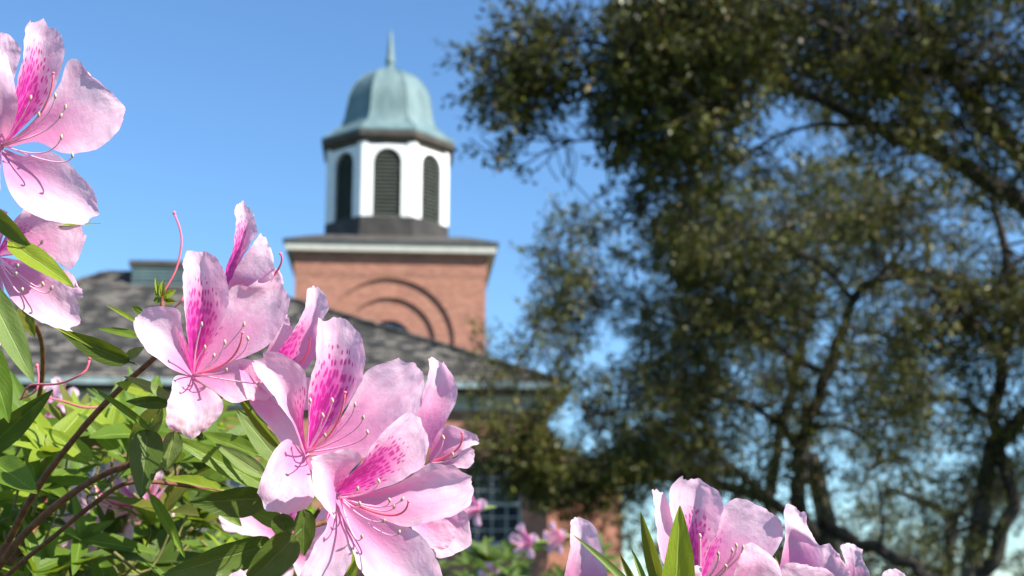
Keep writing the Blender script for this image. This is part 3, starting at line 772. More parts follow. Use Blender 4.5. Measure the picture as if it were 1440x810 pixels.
# the near oak: trunk beyond the right edge, limbs sweeping in over the top
make_oak('nearest live oak sweeping dark limbs across the top of the view', (1660, 14.5),
    [(1640, 760, 14.5, 34), (1620, 560, 14.5, 30), (1600, 400, 14.5, 26)],
    [[(1600, 420, 14.5, 20), (1500, 330, 14.4, 16), (1440, 285, 14.2, 14), (1335, 225, 14, 11), (1215, 172, 13.8, 8), (1090, 112, 13.6, 6), (980, 85, 13.5, 5.5), (860, 62, 13.3, 3.5), (745, 60, 13.2, 1.6)],
     [(1600, 400, 14.5, 22), (1500, 280, 14.8, 17), (1420, 200, 15, 14), (1360, 130, 15, 12), (1310, 50, 15, 9), (1270, -60, 15, 6)],
     [(1330, 222, 14, 8), (1240, 90, 13.5, 6), (1130, 20, 13.2, 4), (1010, -40, 13, 2)],
     [(1090, 112, 13.6, 5), (980, 150, 13.3, 3.5), (880, 190, 13.1, 2.5), (780, 200, 13, 1.5)],
     [(1215, 172, 13.8, 4), (1110, 185, 13.6, 2.8), (990, 250, 13.4, 2), (880, 300, 13.3, 1.4)],
     [(1600, 400, 14.5, 14), (1560, 200, 14.2, 10), (1500, 60, 14, 7), (1420, -60, 13.8, 4)]],
    [(745, 75, 75, 85, 13.3, 1.0, .75), (850, 60, 130, 100, 13.3, 1.5, 1.5), (800, 165, 95, 75, 13.2, 1.0, 1.1), (725, 165, 48, 55, 13.1, .6, .6), (950, 120, 140, 110, 13.4, 1.5, 1.6),
     (1060, 45, 150, 85, 13.6, 1.6, 1.6), (980, 220, 105, 75, 13.4, 1.2, 1.1), (1180, 50, 140, 90, 14, 1.6, 1.3), (1300, 100, 140, 105, 14.3, 1.6, 1.5), (1420, 60, 130, 120, 14.5, 1.6, 1.5), (1330, 190, 110, 60, 13.6, 1, 1.0),
     (1400, 230, 80, 70, 14.5, 1.2, .7), (880, 250, 105, 65, 13.3, 1.0, 1.1), (850, 315, 80, 50, 13.4, .8, .8), (960, 300, 110, 50, 13.6, .9, .9), (1060, 235, 70, 40, 13.6, .8, .4), (770, 215, 60, 50, 13.2, .6, .7), (745, 150, 60, 60, 13.2, .6, .7), (1260, 200, 70, 45, 14, 1, .7), (1050, -90, 420, 90, 13.6, 2.2, 1.0), (1560, 120, 160, 240, 14.2, 2.0, .8), (800, -60, 140, 70, 13.3, 1.2, 1.0),
     (1480, -80, 200, 110, 12.5, 2.0, .9), (1700, 250, 150, 200, 13.0, 2.0, .6), (690, 100, 30, 40, 13.1, .4, .25), (700, 215, 26, 26, 13.1, .3, .25), (770, 250, 50, 30, 13.2, .5, .4)],
    11, tone=1.35)
# the middle oak, its leafy masses hanging in front of the building's corner
make_oak('slender live oak with a forked dark stem standing right of the brick building', (1165, 21.5),
    [(1170, 800, 21.5, 17), (1163, 740, 21.5, 15), (1152, 690, 21.5, 13), (1140, 640, 21.4, 12)],
    [[(1140, 655, 21.4, 12), (1122, 640, 21.2, 10), (1140, 585, 21, 9.5), (1162, 530, 21, 8.5), (1183, 470, 21, 7.5), (1202, 420, 21, 6.5), (1238, 394, 20.8, 6), (1330, 386, 20.5, 5), (1425, 428, 20.2, 3)],
     [(1128, 760, 21, 13), (1122, 700, 21, 12), (1124, 640, 21.2, 11)],
     [(1160, 765, 21.4, 10), (1110, 720, 21, 8), (1040, 690, 20.6, 7), (960, 667, 20.2, 5.5), (885, 676, 20, 4), (800, 680, 19.8, 2.5), (710, 660, 19.6, 2)],
     [(1150, 735, 21.4, 11), (1200, 760, 21, 10), (1260, 785, 20.6, 9), (1320, 820, 20.2, 8), (1400, 860, 20, 7)],
     [(1162, 530, 21, 5), (1110, 500, 21.3, 4.5), (1050, 470, 21.5, 3.5), (960, 455, 21.5, 2.5), (870, 420, 21.5, 1.5)],
     [(1202, 420, 21, 5), (1150, 370, 21.2, 4), (1080, 340, 21.4, 3), (990, 330, 21.6, 2)],
     [(1124, 640, 21.2, 6), (1090, 590, 20.9, 5), (1020, 560, 20.7, 4), (930, 570, 20.5, 3), (830, 580, 20.3, 2)]],
    [(900, 355, 95, 65, 21.5, 1.5, 1.1), (1000, 345, 120, 70, 21.5, 1.6, 1.1), (845, 440, 75, 75, 21.4, 1.4, .8), (960, 465, 130, 85, 21.4, 1.6, 1.3), (1080, 430, 115, 90, 21.4, 1.6, 1.1), (1060, 555, 130, 75, 21, 1.6, .8),
     (895, 570, 110, 65, 20.6, 1.5, 1.1), (780, 590, 95, 55, 20.2, 1.2, 2.4), (725, 635, 85, 65, 19.9, 1, 2.6), (690, 590, 50, 40, 20, .8, 1.3), (700, 555, 45, 35, 20.2, .8, .6), (820, 650, 100, 60, 20, 1.2, 2.2), (930, 640, 100, 50, 20.3, 1.2, 1.2), (1040, 660, 90, 45, 20.6, 1.2, .9),
     (1230, 480, 85, 75, 21, 1.4, 1.1), (1240, 590, 90, 80, 21, 1.4, .85), (1190, 680, 80, 45, 21, 1.2, .6), (1150, 320, 120, 50, 21.3, 1.4, .7), (775, 490, 65, 60, 20.8, .9, .5), (810, 360, 60, 60, 21.6, .9, .6), (800, 430, 50, 50, 21.6, .8, .5), (870, 650, 80, 45, 20, 1, 1.2), (840, 715, 60, 45, 19.8, .8, 1.0), (673, 490, 20, 36, 20.2, .4, .4), (1120, 300, 330, 90, 20.5, 2, .4)],
    23, lit=('trunk',), tone=1.9)
# the right oak with two leaning trunks
make_oak('double stemmed live oak at the right border of the view with grey bark', (1366, 18.5),
    [(1366, 830, 18.5, 16), (1378, 740, 18.5, 14), (1386, 680, 18.5, 12), (1396, 630, 18.5, 11)],
    [[(1396, 635, 18.5, 13), (1425, 600, 18.3, 11), (1470, 565, 18.1, 9), (1540, 530, 18, 6)],
     [(1372, 860, 18.2, 12), (1402, 770, 18.2, 11), (1424, 700, 18.2, 10), (1408, 640, 18.3, 9.5), (1398, 590, 18.4, 9), (1412, 500, 18.4, 9), (1420, 400, 18.4, 7.5), (1404, 310, 18.4, 5), (1380, 240, 18.4, 3)],
     [(1412, 500, 18.4, 6), (1360, 440, 18.2, 5), (1300, 400, 18, 3.5), (1230, 390, 18, 2)],
     [(1398, 590, 18.4, 6), (1340, 560, 18, 4.5), (1280, 570, 17.8, 3), (1220, 600, 17.6, 1.6)]],
    [(1330, 325, 110, 65, 18.3, 1.4, 1.2), (1405, 460, 85, 80, 18.4, 1.4, 1.1), (1320, 555, 85, 70, 18, 1.3, 1.0), (1420, 620, 60, 80, 18.3, 1.2, .9), (1270, 670, 90, 55, 17.8, 1.2, .55), (1350, 415, 100, 50, 18.2, 1.2, 1.1), (1440, 330, 75, 75, 18.4, 1.2, 1.1), (1340, 720, 70, 60, 18, 1, .45), (1260, 420, 90, 60, 18.2, 1.2, .7), (1240, 300, 90, 50, 18.2, 1.2, .6), (1560, 450, 130, 200, 18.2, 2, .8)],
    37, lit=('trunk',), tone=1.5)
# a farther oak that fills between
make_oak('broad live oak standing back beside the building behind the forked stem', (1110, 33),
    [(1090, 800, 33, 12), (1085, 740, 33, 10), (1080, 690, 33, 9)],
    [[(1080, 700, 33, 9), (1100, 600, 33, 7), (1130, 480, 33, 5), (1150, 380, 33, 3), (1150, 300, 33, 1.5)], [(1080, 700, 33, 7), (1010, 640, 33, 5), (940, 560, 33, 3), (880, 500, 33, 1.5)]],
    [(1000, 590, 150, 75, 33, 2.5, .32), (1180, 600, 130, 70, 33, 3, .3), (900, 680, 70, 40, 33, 2, .45), (1080, 480, 170, 80, 33, 2.5, .32), (960, 470, 110, 90, 33, 2, .32), (1120, 370, 140, 75, 33, 2.5, .42), (1120, 280, 170, 70, 32, 2.5, .42), (1185, 120, 120, 80, 31, 2.5, .5), (1020, 720, 70, 45, 33, 2, .3), (1230, 745, 90, 45, 33, 2, .3), (930, 750, 70, 50, 33, 2, .25), (1060, 790, 130, 40, 33, 2, .35), (900, 400, 60, 60, 33, 2, .3)],
    53, tone=1.3, leaf_l=.10, leaf_w=.045, per=22, clump=1.6)
make_oak('far live oak seen low between the two grey trunks', (1330, 42),
    [(1330, 830, 42, 10), (1335, 770, 42, 8), (1340, 720, 42, 7)],
    [[(1340, 730, 42, 6), (1380, 690, 42, 4), (1450, 660, 42, 2)], [(1340, 730, 42, 6), (1290, 700, 42, 4), (1240, 690, 42, 2)]],
    [(1300, 700, 120, 60, 42, 3, .35), (1420, 700, 80, 70, 42, 3, .5), (1340, 790, 170, 45, 42, 3, .6), (1150, 790, 130, 35, 42, 3, .4)],
    61, leaf_l=.09, leaf_w=.04, per=26, clump=1.8)

# ------------------------------------------------------------------ azaleas
def build_left_bush():
    B = empty('azalea_bush', 'large pale pink azalea bush filling the left side with open speckled blooms', 'azalea', (-.42, 1.0, 0))
    # ---- bloom A, facing out in the middle of the picture
    f = Flower(B, 0, 'open bloom with a magenta speckled upper petal above the front bloom').root(CA, 362, 985, 50, (-.4, -.6))
    f.petal(CA, [(358, 985, 50), (372, 800, 30), (375, 640, 5), (408, 500, -12), (415, 330, -15), (428, 222, -8)],
            [(362, 985, 52), (405, 800, 42), (440, 650, 34), (475, 500, 28), (478, 340, 22), (490, 208, 14)],
            [(366, 985, 52), (450, 790, 40), (520, 620, 30), (560, 470, 24), (570, 330, 20), (560, 206, 18)],
            [(370, 985, 52), (490, 810, 36), (590, 660, 20), (640, 520, 10), (640, 380, 10), (610, 240, 14)],
            [(376, 985, 50), (520, 830, 30), (610, 690, 8), (680, 570, -6), (692, 420, -4), (660, 290, 6)], blotch=(.42, .52, .86, 1.0))
    f.petal(CA, [(362, 985, 50), (345, 800, 25), (366, 640, -5), (350, 520, -8), (230, 425, -8), (100, 422, 0)],
            [(355, 985, 50), (300, 800, 30), (260, 670, 15), (200, 560, 8), (120, 490, 8), (55, 462, 10)],
            [(348, 990, 48), (290, 830, 20), (210, 720, -2), (130, 610, -8), (75, 530, -2), (50, 480, 8)], blotch=(.12, .40, .62, .75), pale=.15)
    f.petal(CA, [(375, 985, 50), (500, 880, 40), (620, 680, 25), (700, 520, 15), (800, 478, 10), (885, 445, 10)],
            [(378, 988, 52), (520, 900, 46), (670, 760, 34), (800, 660, 28), (920, 560, 20), (985, 490, 14)],
            [(378, 990, 52), (540, 930, 44), (720, 830, 30), (860, 730, 15), (970, 640, 6), (1030, 570, 4)],
            [(378, 995, 50), (540, 1010, 42), (720, 1010, 34), (880, 930, 22), (980, 800, 8), (1028, 670, -2)], blotch=(.0, .25, .5, .35))
    f.petal(CB, [(300, 215, 45), (260, 190, 20), (215, 158, 0), (150, 220, -15), (95, 330, -20), (65, 430, -15)],
            [(302, 235, 48), (265, 260, 25), (225, 310, 5), (185, 380, -8), (150, 440, -12), (125, 508, -5)],
            [(306, 255, 45), (320, 300, 20), (335, 360, 0), (350, 430, -8), (310, 490, -5), (220, 520, 0)], pale=.1)
    f.petal(CB, [(315, 245, 50), (400, 260, 42), (520, 280, 34)], [(312, 250, 50), (400, 330, 42), (500, 400, 34)], [(308, 255, 50), (350, 380, 42), (420, 470, 34)])
    f.stamens(CB, (308, 225), [(385, 50, 370, 130), (395, 145, 388, 195), (537, 0, 520, 110), (575, 60, 560, 140), (597, 130, 590, 190), (430, -20, 410, 80), (325, -20, 318, 60)],
              42, -45, pistil=(490, -62, 470, 150))
    # ---- bloom B, nearest
    f = Flower(B, -55, 'front bloom, its speckled petal on top and long pink stamens curling out').root(CB, 460, 432, 48, (.1, -.5))
    f.petal(CB, [(445, 400, 45), (500, 340, 25), (560, 280, 5), (620, 190, -5), (680, 110, -5), (785, 28, 5)],
            [(455, 415, 48), (560, 340, 35), (650, 280, 25), (740, 210, 18), (810, 140, 14), (855, 50, 12)],
            [(470, 425, 46), (600, 410, 30), (720, 375, 12), (810, 330, 2), (870, 280, 0), (893, 180, 4)], blotch=(.42, .55, .80, .95))
    f.petal(CB, [(450, 410, 45), (520, 310, 15), (575, 240, -5), (510, 205, -10), (420, 220, -12), (345, 238, -8)],
            [(448, 420, 45), (430, 360, 20), (400, 320, 5), (375, 295, -5), (345, 270, -10), (325, 262, -10)],
            [(446, 430, 40), (445, 500, 0), (440, 545, -20), (400, 490, -25), (345, 420, -20), (335, 310, -14)], blotch=(.2, .3, .4, .4), pale=.1)
    f.petal(CB, [(470, 425, 46), (600, 410, 30), (740, 370, 15), (860, 290, 0), (950, 272, -5), (1045, 292, -2)],
            [(470, 432, 48), (640, 430, 38), (780, 410, 30), (900, 385, 24), (1010, 360, 18), (1098, 338, 10)],
            [(470, 436, 48), (640, 470, 36), (790, 480, 20), (920, 470, 8), (1020, 440, 4), (1105, 390, 6)],
            [(468, 440, 46), (600, 510, 34), (760, 575, 15), (880, 560, -5), (990, 530, -12), (1085, 480, -8)])
    f.petal(CB, [(468, 440, 46), (620, 515, 32), (790, 575, 15), (880, 640, 5), (940, 750, 0), (980, 880, 5)],
            [(462, 445, 48), (560, 580, 40), (660, 690, 30), (740, 790, 22), (800, 880, 15), (850, 960, 10)],
            [(455, 450, 45), (480, 580, 30), (525, 690, 10), (560, 780, 0), (620, 860, -5), (700, 950, 0)])
    f.petal(CB, [(450, 445, 44), (400, 500, 20), (405, 570, 5), (350, 650, -5), (300, 745, -8), (265, 830, -5)],
            [(453, 450, 45), (440, 540, 28), (430, 630, 18), (400, 720, 12), (370, 810, 8), (340, 900, 5)],
            [(457, 455, 45), (485, 570, 25), (515, 670, 5), (525, 720, -5), (490, 810, -8), (440, 890, -5)], pale=.15)
    f.stamens(CB, (462, 436), [(650, 362, 642, 425), (548, 398, 520, 445), (560, 468, 556, 515), (702, 452, 700, 520), (760, 448, 690, 520), (722, 485, 690, 535), (672, 550, 600, 575), (745, 605, 700, 670), (570, 625, 540, 700)],
              36, -40, pistil=(792, 455, 770, 600))
    # ---- bloom C behind to the right
    f = Flower(B, 105, 'bloom seen from the side behind the front bloom').root(CB, 880, 300, 45, (-.5, -.4))
    f.petal(CA, [(880, 960, 30), (930, 780, 12), (1015, 650, 0), (1045, 540, -5), (1055, 455, 0)], [(960, 960, 30), (1020, 780, 15), (1080, 660, 15), (1110, 560, 15), (1095, 440, 15)], [(1080, 960, 30), (1150, 810, 5), (1210, 680, -5), (1200, 580, -8), (1150, 490, 0)])
    f.petal(CB, [(885, 265, 30), (905, 180, 10), (960, 97, -5), (1050, 108, -10), (1125, 145, -5)], [(890, 265, 30), (950, 200, 15), (1010, 170, 8), (1070, 165, 0), (1135, 165, -2)], [(900, 268, 30), (960, 260, 15), (1020, 240, 0), (1065, 205, -8), (1132, 182, -2)])
    f.petal(CB, [(900, 268, 30), (1000, 255, 10), (1065, 195, 0), (1090, 188, 0)], [(905, 270, 30), (1000, 275, 15), (1070, 240, 5), (1108, 220, 0)], [(905, 275, 30), (990, 290, 10), (1070, 300, 0), (1108, 265, 0)], pale=.2)
    f.petal(CB, [(880, 400, 30), (960, 450, 10), (1020, 500, 0), (1065, 500, -5), (1085, 560, 0)], [(870, 420, 30), (930, 500, 20), (1000, 580, 10), (1050, 640, 5), (1085, 670, 5)], [(850, 430, 30), (840, 570, 15), (880, 660, 5), (930, 725, 0), (1010, 712, 2)])
    f.petal(CB, [(830, 430, 20), (900, 530, -10), (970, 540, -25), (1015, 580, -25)], [(820, 450, 20), (860, 560, -5), (930, 620, -18), (1005, 650, -20)], [(800, 470, 20), (800, 570, -5), (870, 660, -15), (960, 690, -15)])
    f.stamens(CB, (895, 270), [(957, 155, 952, 220), (1000, 235, 1003, 275)], 20, -25, pistil=(1045, 130, 1065, 225))
    # ---- bloom D, left of centre
    f = Flower(B, 25, 'bloom left of centre with a browned wilting lower petal').root(CD, 460, 1160, 52, (-.2, -.6))
    f.petal(CD, [(450, 1150, 50), (430, 980, 30), (410, 830, 5), (400, 690, -10), (395, 540, -14), (402, 370, -8)], [(452, 1152, 52), (440, 980, 42), (440, 810, 32), (455, 650, 26), (455, 500, 20), (415, 375, 10)],
            [(456, 1155, 52), (490, 960, 40), (530, 800, 30), (555, 640, 24), (545, 490, 20), (500, 340, 16)], [(464, 1158, 50), (540, 1000, 32), (640, 820, 8), (690, 690, -4), (680, 570, -4), (600, 400, 4)], blotch=(.46, .55, .84, 1.0))
    f.petal(CD, [(455, 1145, 48), (430, 1000, 25), (385, 850, 5), (370, 740, -6), (250, 722, -8), (150, 735, 0)], [(452, 1150, 50), (370, 1010, 30), (290, 910, 14), (210, 840, 8), (140, 790, 6), (90, 780, 8)], [(448, 1165, 46), (340, 1130, 18), (220, 1050, -5), (140, 980, -10), (90, 890, -4), (75, 810, 6)], blotch=(.1, .38, .55, .7), pale=.25)
    f.petal(CD, [(440, 1150, 54), (500, 980, 46), (610, 800, 30), (690, 605, 14), (800, 590, 8), (880, 540, 8)], [(472, 1155, 52), (600, 1010, 44), (740, 870, 34), (860, 760, 26), (970, 640, 18), (1000, 560, 14)], [(474, 1162, 50), (620, 1100, 36), (800, 1040, 18), (940, 960, 2), (1040, 800, -6), (1078, 660, -2)], blotch=(.05, .3, .6, .5))
    f.petal(CD, [(445, 1170, 46), (345, 1165, 15), (315, 1260, -10), (290, 1360, -20), (278, 1440, -18), (310, 1515, -10)], [(455, 1175, 48), (450, 1250, 25), (455, 1340, 5), (460, 1430, -5), (455, 1510, -8), (440, 1570, -2)], [(465, 1175, 46), (530, 1225, 25), (600, 1270, 5), (655, 1340, -10), (620, 1430, -12), (560, 1500, -6)], wilt=.9, ruffle=1.9, pale=.3)['label'] = 'petal browned and crumpled at its tip'
    f.petal(CD, [(475, 1160, 50), (620, 1100, 38), (780, 1050, 30), (860, 1090, 26), (890, 1180, 24)], [(475, 1168, 52), (620, 1170, 44), (740, 1200, 36), (830, 1240, 30), (870, 1270, 28)], [(470, 1178, 50), (590, 1260, 38), (690, 1330, 28), (780, 1325, 24), (840, 1300, 24)])
    f.stamens(CD, (462, 1155), [(510, 842, 468, 960), (530, 987, 470, 1060), (657, 955, 620, 1100), (587, 1040, 560, 1120), (778, 842, 690, 980), (805, 930, 800, 1080), (665, 1130, 600, 1165), (868, 1215, 690, 1195)], 44, -35, pistil=(770, 890, 745, 1120))
    # ---- bloom E on top, behind
    f = Flower(B, 85, 'bloom rising against the sky behind the one left of centre').root(CD, 800, 640, 40, (.0, -.9))
    f.petal(CD, [(655, 600, 30), (665, 480, 20), (715, 340, 5), (725, 200, 0), (712, 100, 0)], [(690, 600, 32), (720, 450, 25), (765, 330, 18), (790, 200, 12), (770, 50, 10)], [(720, 600, 30), (760, 440, 10), (820, 330, -5), (870, 260, -5), (840, 140, 2)], blotch=(.25, .6, .95, .8))
    f.petal(CD, [(690, 600, 20), (720, 500, 0), (790, 390, -12), (830, 330, -16), (890, 245, -12)], [(740, 610, 25), (800, 540, 8), (860, 460, 0), (900, 400, -5), (920, 280, -5)], [(800, 620, 25), (900, 600, 5), (960, 560, -8), (970, 470, -10), (960, 380, -5)], pale=.5)
    f.petal(CD, [(800, 620, 25), (880, 540, 5), (950, 470, 0), (975, 470, 0)], [(830, 640, 25), (920, 580, 8), (990, 520, 0), (1010, 510, 0)], [(860, 650, 25), (950, 640, 10), (1020, 600, 0), (1032, 560, 0)], pale=.5)
    f.petal(CD, [(690, 640, 34), (680, 580, 20), (720, 520, 15)], [(760, 660, 34), (770, 600, 20), (790, 540, 14)], [(840, 660, 34), (880, 620, 20), (880, 560, 12)], pale=.4)
    f.petal(CD, [(860, 900, 60), (950, 830, 50), (1060, 770, 45)], [(880, 930, 60), (980, 880, 52), (1070, 810, 46)], [(900, 960, 60), (990, 930, 52), (1075, 850, 46)], pale=.4)
    f.stamens(CD, (900, 600), [], 20, -20, pistil=(1010, 390, 1050, 460))
    # ---- bloom F between the two, seen edge on
    f = Flower(B, 50, 'bloom turned away between the two speckled ones').root(CA, 250, 540, 40, (-.5, -.5))
    f.petal(CA, [(150, 500, 25), (230, 380, 12), (300, 280, 4), (350, 180, 0), (372, 60, 0)], [(280, 500, 28), (330, 370, 20), (390, 260, 14), (420, 150, 10), (415, 38, 10)], [(360, 520, 25), (430, 400, 6), (440, 260, -6), (490, 180, -8), (478, 100, -2)], blotch=(.15, .4, .7, .7))
    f.petal(CA, [(130, 440, 45), (180, 330, 35), (240, 250, 30)], [(180, 460, 45), (240, 360, 36), (280, 270, 30)], [(230, 480, 45), (280, 360, 36), (296, 290, 30)], pale=.5)
    f.petal(CA, [(10, 500, 40), (90, 600, 35), (200, 690, 30), (300, 780, 30)], [(60, 560, 40), (140, 680, 36), (250, 800, 35), (340, 940, 30)], [(20, 660, 40), (80, 760, 35), (160, 850, 35), (250, 960, 30)])
    f.petal(CA, [(250, 540, 40), (330, 560, 30), (420, 560, 25)], [(250, 560, 40), (330, 640, 32), (400, 720, 28)], [(240, 570, 40), (270, 680, 32), (310, 780, 28)])
    f.petal(CA, [(-20, 480, 40), (0, 590, 35), (30, 690, 32)], [(30, 480, 42), (70, 590, 38), (120, 700, 34)], [(90, 470, 42), (150, 560, 38), (200, 660, 34)])
    f.stamens(CA, (330, 478), [], 15, -8, pistil=(382, 345, 385, 430))
    # ---- blooms G and H at the upper left
    f = Flower(B, -20, 'topmost bloom at the left border, open against the sky').root(CG, 8, 494, 52, (-.9, -.1))
    f.petal(CG, [(5, 489, 50), (30, 400, 30), (60, 280, 5), (80, 170, -8), (92, 80, -6), (120, 30, 0)], [(10, 490, 52), (60, 390, 40), (105, 280, 30), (135, 180, 22), (150, 100, 18), (170, 45, 12)], [(16, 492, 50), (100, 410, 34), (175, 330, 12), (215, 240, 0), (232, 150, -4), (215, 85, 0)], blotch=(.4, .62, .88, 1.0))
    f.petal(CG, [(20, 492, 50), (110, 420, 36), (200, 290, 20), (235, 195, 10), (275, 182, 5), (320, 245, 5)], [(22, 495, 52), (140, 440, 44), (240, 400, 30), (320, 350, 20), (380, 330, 12), (437, 338, 8)], [(22, 500, 50), (130, 480, 36), (220, 518, 10), (320, 512, -4), (400, 465, -8), (445, 395, -2)], blotch=(0, .3, .45, .4))
    f.petal(CG, [(18, 505, 48), (90, 530, 30), (180, 515, 12), (260, 570, 2), (325, 640, -2), (355, 700, 0)], [(12, 510, 50), (70, 580, 34), (140, 620, 22), (220, 670, 14), (300, 710, 8), (360, 740, 4)], [(5, 515, 46), (20, 620, 15), (60, 700, -5), (130, 745, -12), (210, 768, -8), (300, 776, 0)], pale=.15)
    f.petal(CG, [(0, 490, 40), (-60, 430, 10), (-100, 330, -10), (-80, 220, -15), (-30, 150, -10)], [(2, 490, 42), (0, 420, 10), (-10, 330, -10), (-10, 240, -20), (0, 140, -14)], [(5, 488, 42), (40, 440, 10), (62, 370, -10), (60, 310, -20), (25, 160, -14)], pale=.35)
    f.petal(CG, [(-2, 505, 44), (-60, 560, 15), (-110, 620, 0), (-120, 700, -5)], [(0, 510, 44), (-30, 600, 18), (-50, 690, 5), (-60, 760, 0)], [(4, 512, 44), (0, 600, 12), (-5, 680, -4), (-20, 740, -2)])
    f.stamens(CG, (6, 490), [(108, 325, 80, 400), (138, 385, 90, 455), (197, 318, 180, 420), (232, 358, 205, 445), (218, 465, 180, 560), (258, 530, 235, 590), (215, 390, 170, 460)], 44, -25, pistil=(190, 235, 185, 400))
    f = Flower(B, 60, 'bloom behind the topmost one, mostly cut by the left border').root(CG, -20, 440, 50, (-.8, -.2))
    f.petal(CG, [(0, 400, 45), (-30, 280, 30), (-40, 170, 20), (-20, 90, 15)], [(10, 400, 45), (20, 280, 32), (25, 180, 22), (20, 88, 15)], [(20, 400, 45), (50, 260, 30), (70, 180, 18), (76, 140, 15)], pale=.2)
    f.petal(CG, [(-20, 430, 45), (-70, 330, 30), (-120, 250, 20)], [(-22, 440, 45), (-90, 390, 34), (-150, 330, 24)], [(-24, 450, 45), (-90, 450, 34), (-150, 430, 24)])
    f = Flower(B, 5, 'bloom below the topmost one with a deep pink throat').root(CH, -10, 202, 52, (-.9, 0))
    f.petal(CH, [(-10, 190, 48), (30, 110, 25), (60, 60, 10), (90, 20, 5), (140, 0, 5)], [(-8, 195, 50), (70, 140, 35), (140, 110, 25), (210, 90, 15), (270, 60, 10)], [(-5, 200, 48), (90, 190, 30), (180, 210, 15), (250, 250, 0), (300, 170, -5), (312, 120, 0)], blotch=(.2, .5, .6, .7))
    f.petal(CH, [(-10, 205, 48), (60, 215, 34), (140, 235, 20), (210, 280, 8), (265, 345, 0), (288, 395, 0)], [(-12, 210, 50), (50, 270, 36), (120, 320, 24), (190, 380, 14), (250, 420, 8), (293, 440, 4)], [(-15, 215, 46), (20, 320, 25), (70, 390, 8), (140, 430, -4), (200, 458, -6), (265, 472, 0)], blotch=(.3, .4, .35, .35))
    f.petal(CH, [(100, 240, 50), (230, 250, 30), (270, 285, 25), (268, 310, 22)], [(110, 260, 50), (220, 290, 30), (270, 320, 22), (300, 325, 20)], [(110, 280, 50), (210, 320, 32), (260, 350, 25), (300, 352, 20)], pale=.2)
    f.petal(CH, [(-15, 220, 46), (-60, 350, 20), (-60, 500, 0)], [(-12, 222, 46), (-10, 360, 15), (-15, 530, 0)], [(-8, 224, 46), (15, 330, 10), (20, 510, 0)], pale=.3)
    f.petal(CH, [(-14, 195, 48), (-60, 120, 30), (-90, 40, 15)], [(-10, 190, 48), (-20, 100, 32), (-30, 20, 18)], [(-6, 188, 48), (20, 100, 30), (30, 40, 15)])
    f.stamens(CH, (-10, 200), [(62, 240, 40, 270), (78, 325, 70, 370), (153, 305, 150, 350), (183, 318, 160, 380), (148, 155, 120, 190), (55, 268, 40, 290)], 44, -15)
    # ---- spent pistils after their petals fell
    for pts in ([(228, 414, .70), (247, 380, .70), (255, 345, .70), (253, 322, .70), (245, 300, .70)], [(245, 432, .70), (254, 425, .69), (259, 415, .69), (262, 404, .69)],
                [(30, 560, .72), (42, 542, .71), (80, 540, .70), (108, 530, .69), (122, 519, .69), (126, 504, .69)], [(28, 562, .75), (50, 550, .74), (54, 530, .74), (52, 515, .74)],
                [(62, 557, .80), (90, 565, .80), (118, 573, .79), (145, 572, .79)]):
        c = catmull([tuple(P(*p)) for p in pts], 24); dd = pts[0][2] / FPX
        v, f_ = tube_geo([Vector(p) - Vector(B.location) for p in c], [1.5 * dd] * 23 + [1.5 * dd], 6)
        v2, f2 = tube_geo([Vector(c[-1]) - Vector(B.location) + UPV * k * dd for k in (-2, 0, 2, 3.4)], [1.6 * dd, 2.6 * dd, 2.4 * dd, .8 * dd], 6)
        V, F = merge([(v, f_), (v2, f2)]); mesh_obj('spent_pistil', V, F, M_PISTIL, B, True)

    # ---- branches
    gb = lambda x, y, d: P(x, y, d)
    root = Vector(B.location)
    J1 = gb(-40, 860, .80); J0 = gb(-160, 1150, .92)
    branch(B, [root, root + Vector((.02, -.04, .5)), J0, J1], .016, .007, 'trunk')
    branch(B, [J1, gb(10, 765, .78), gb(50, 690, .75), gb(110, 610, .72), (gb(165, 550, .70)), gb(212, 508, .68), gb(240, 480, .67)], .0022, .0013)
    branch(B, [J1, gb(0, 795, .74), gb(40, 745, .72), gb(100, 695, .70), gb(150, 665, .69), gb(192, 648, .68), gb(255, 600, .70), gb(300, 560, .70)], .0023, .0014)
    branch(B, [J1, gb(20, 800, .76), gb(75, 755, .73), gb(130, 710, .71), gb(188, 678, .69), gb(300, 690, .70), gb(400, 720, .69)], .0015, .0009)
    branch(B, [J0, gb(120, 900, .80), gb(300, 860, .74), gb(400, 800, .70), gb(418, 745, .68), gb(424, 690, .67)], .0026, .0013)
    branch(B, [J1, gb(60, 720, .9), gb(48, 620, .86), gb(60, 520, .82), gb(50, 458, .74), gb(0, 440, .70)], .002, .0012)
    branch(B, [J1, gb(-80, 640, .78), gb(-70, 440, .72), gb(-50, 330, .68), gb(-30, 250, .66)], .0024, .0013)
    branch(B, [gb(240, 480, .67), gb(230, 450, .69), gb(228, 418, .70)], .0016, .0010)
    branch(B, [gb(418, 760, .68), gb(430, 745, .69), gb(450, 715, .67)], .0013, .001)
    branch(B, [gb(300, 560, .70), gb(350, 545, .70), gb(400, 540, .69)], .0016, .001)
    branch(B, [gb(418, 745, .68), gb(500, 720, .70), gb(580, 680, .70)], .0016, .001)

    # ---- the leaves in focus
    Lf = lambda *a, **k: leaf(B, *a, **k)
    D, G, Y, H_, O_ = M_LEAF_DARK, M_LEAF, M_LEAF_YOUNG, M_LEAF_GREY, M_LEAF_OLIVE
    Lf(-14, 292, 43, 350, 27, D, .60, face=(.1, -.5)); Lf(12, 340, 101, 398, 31, Y, .605, .585, face=(.3, .5))
    Lf(-24, 395, 49, 536, 40, H_, .585, face=(.4, .3), sag=.12); Lf(-22, 478, 14, 594, 38, G, .575, face=(.5, .4)); Lf(20, 424, 126, 486, 7, Y, .64, .62, face=(.6, -.1), fold=.5)
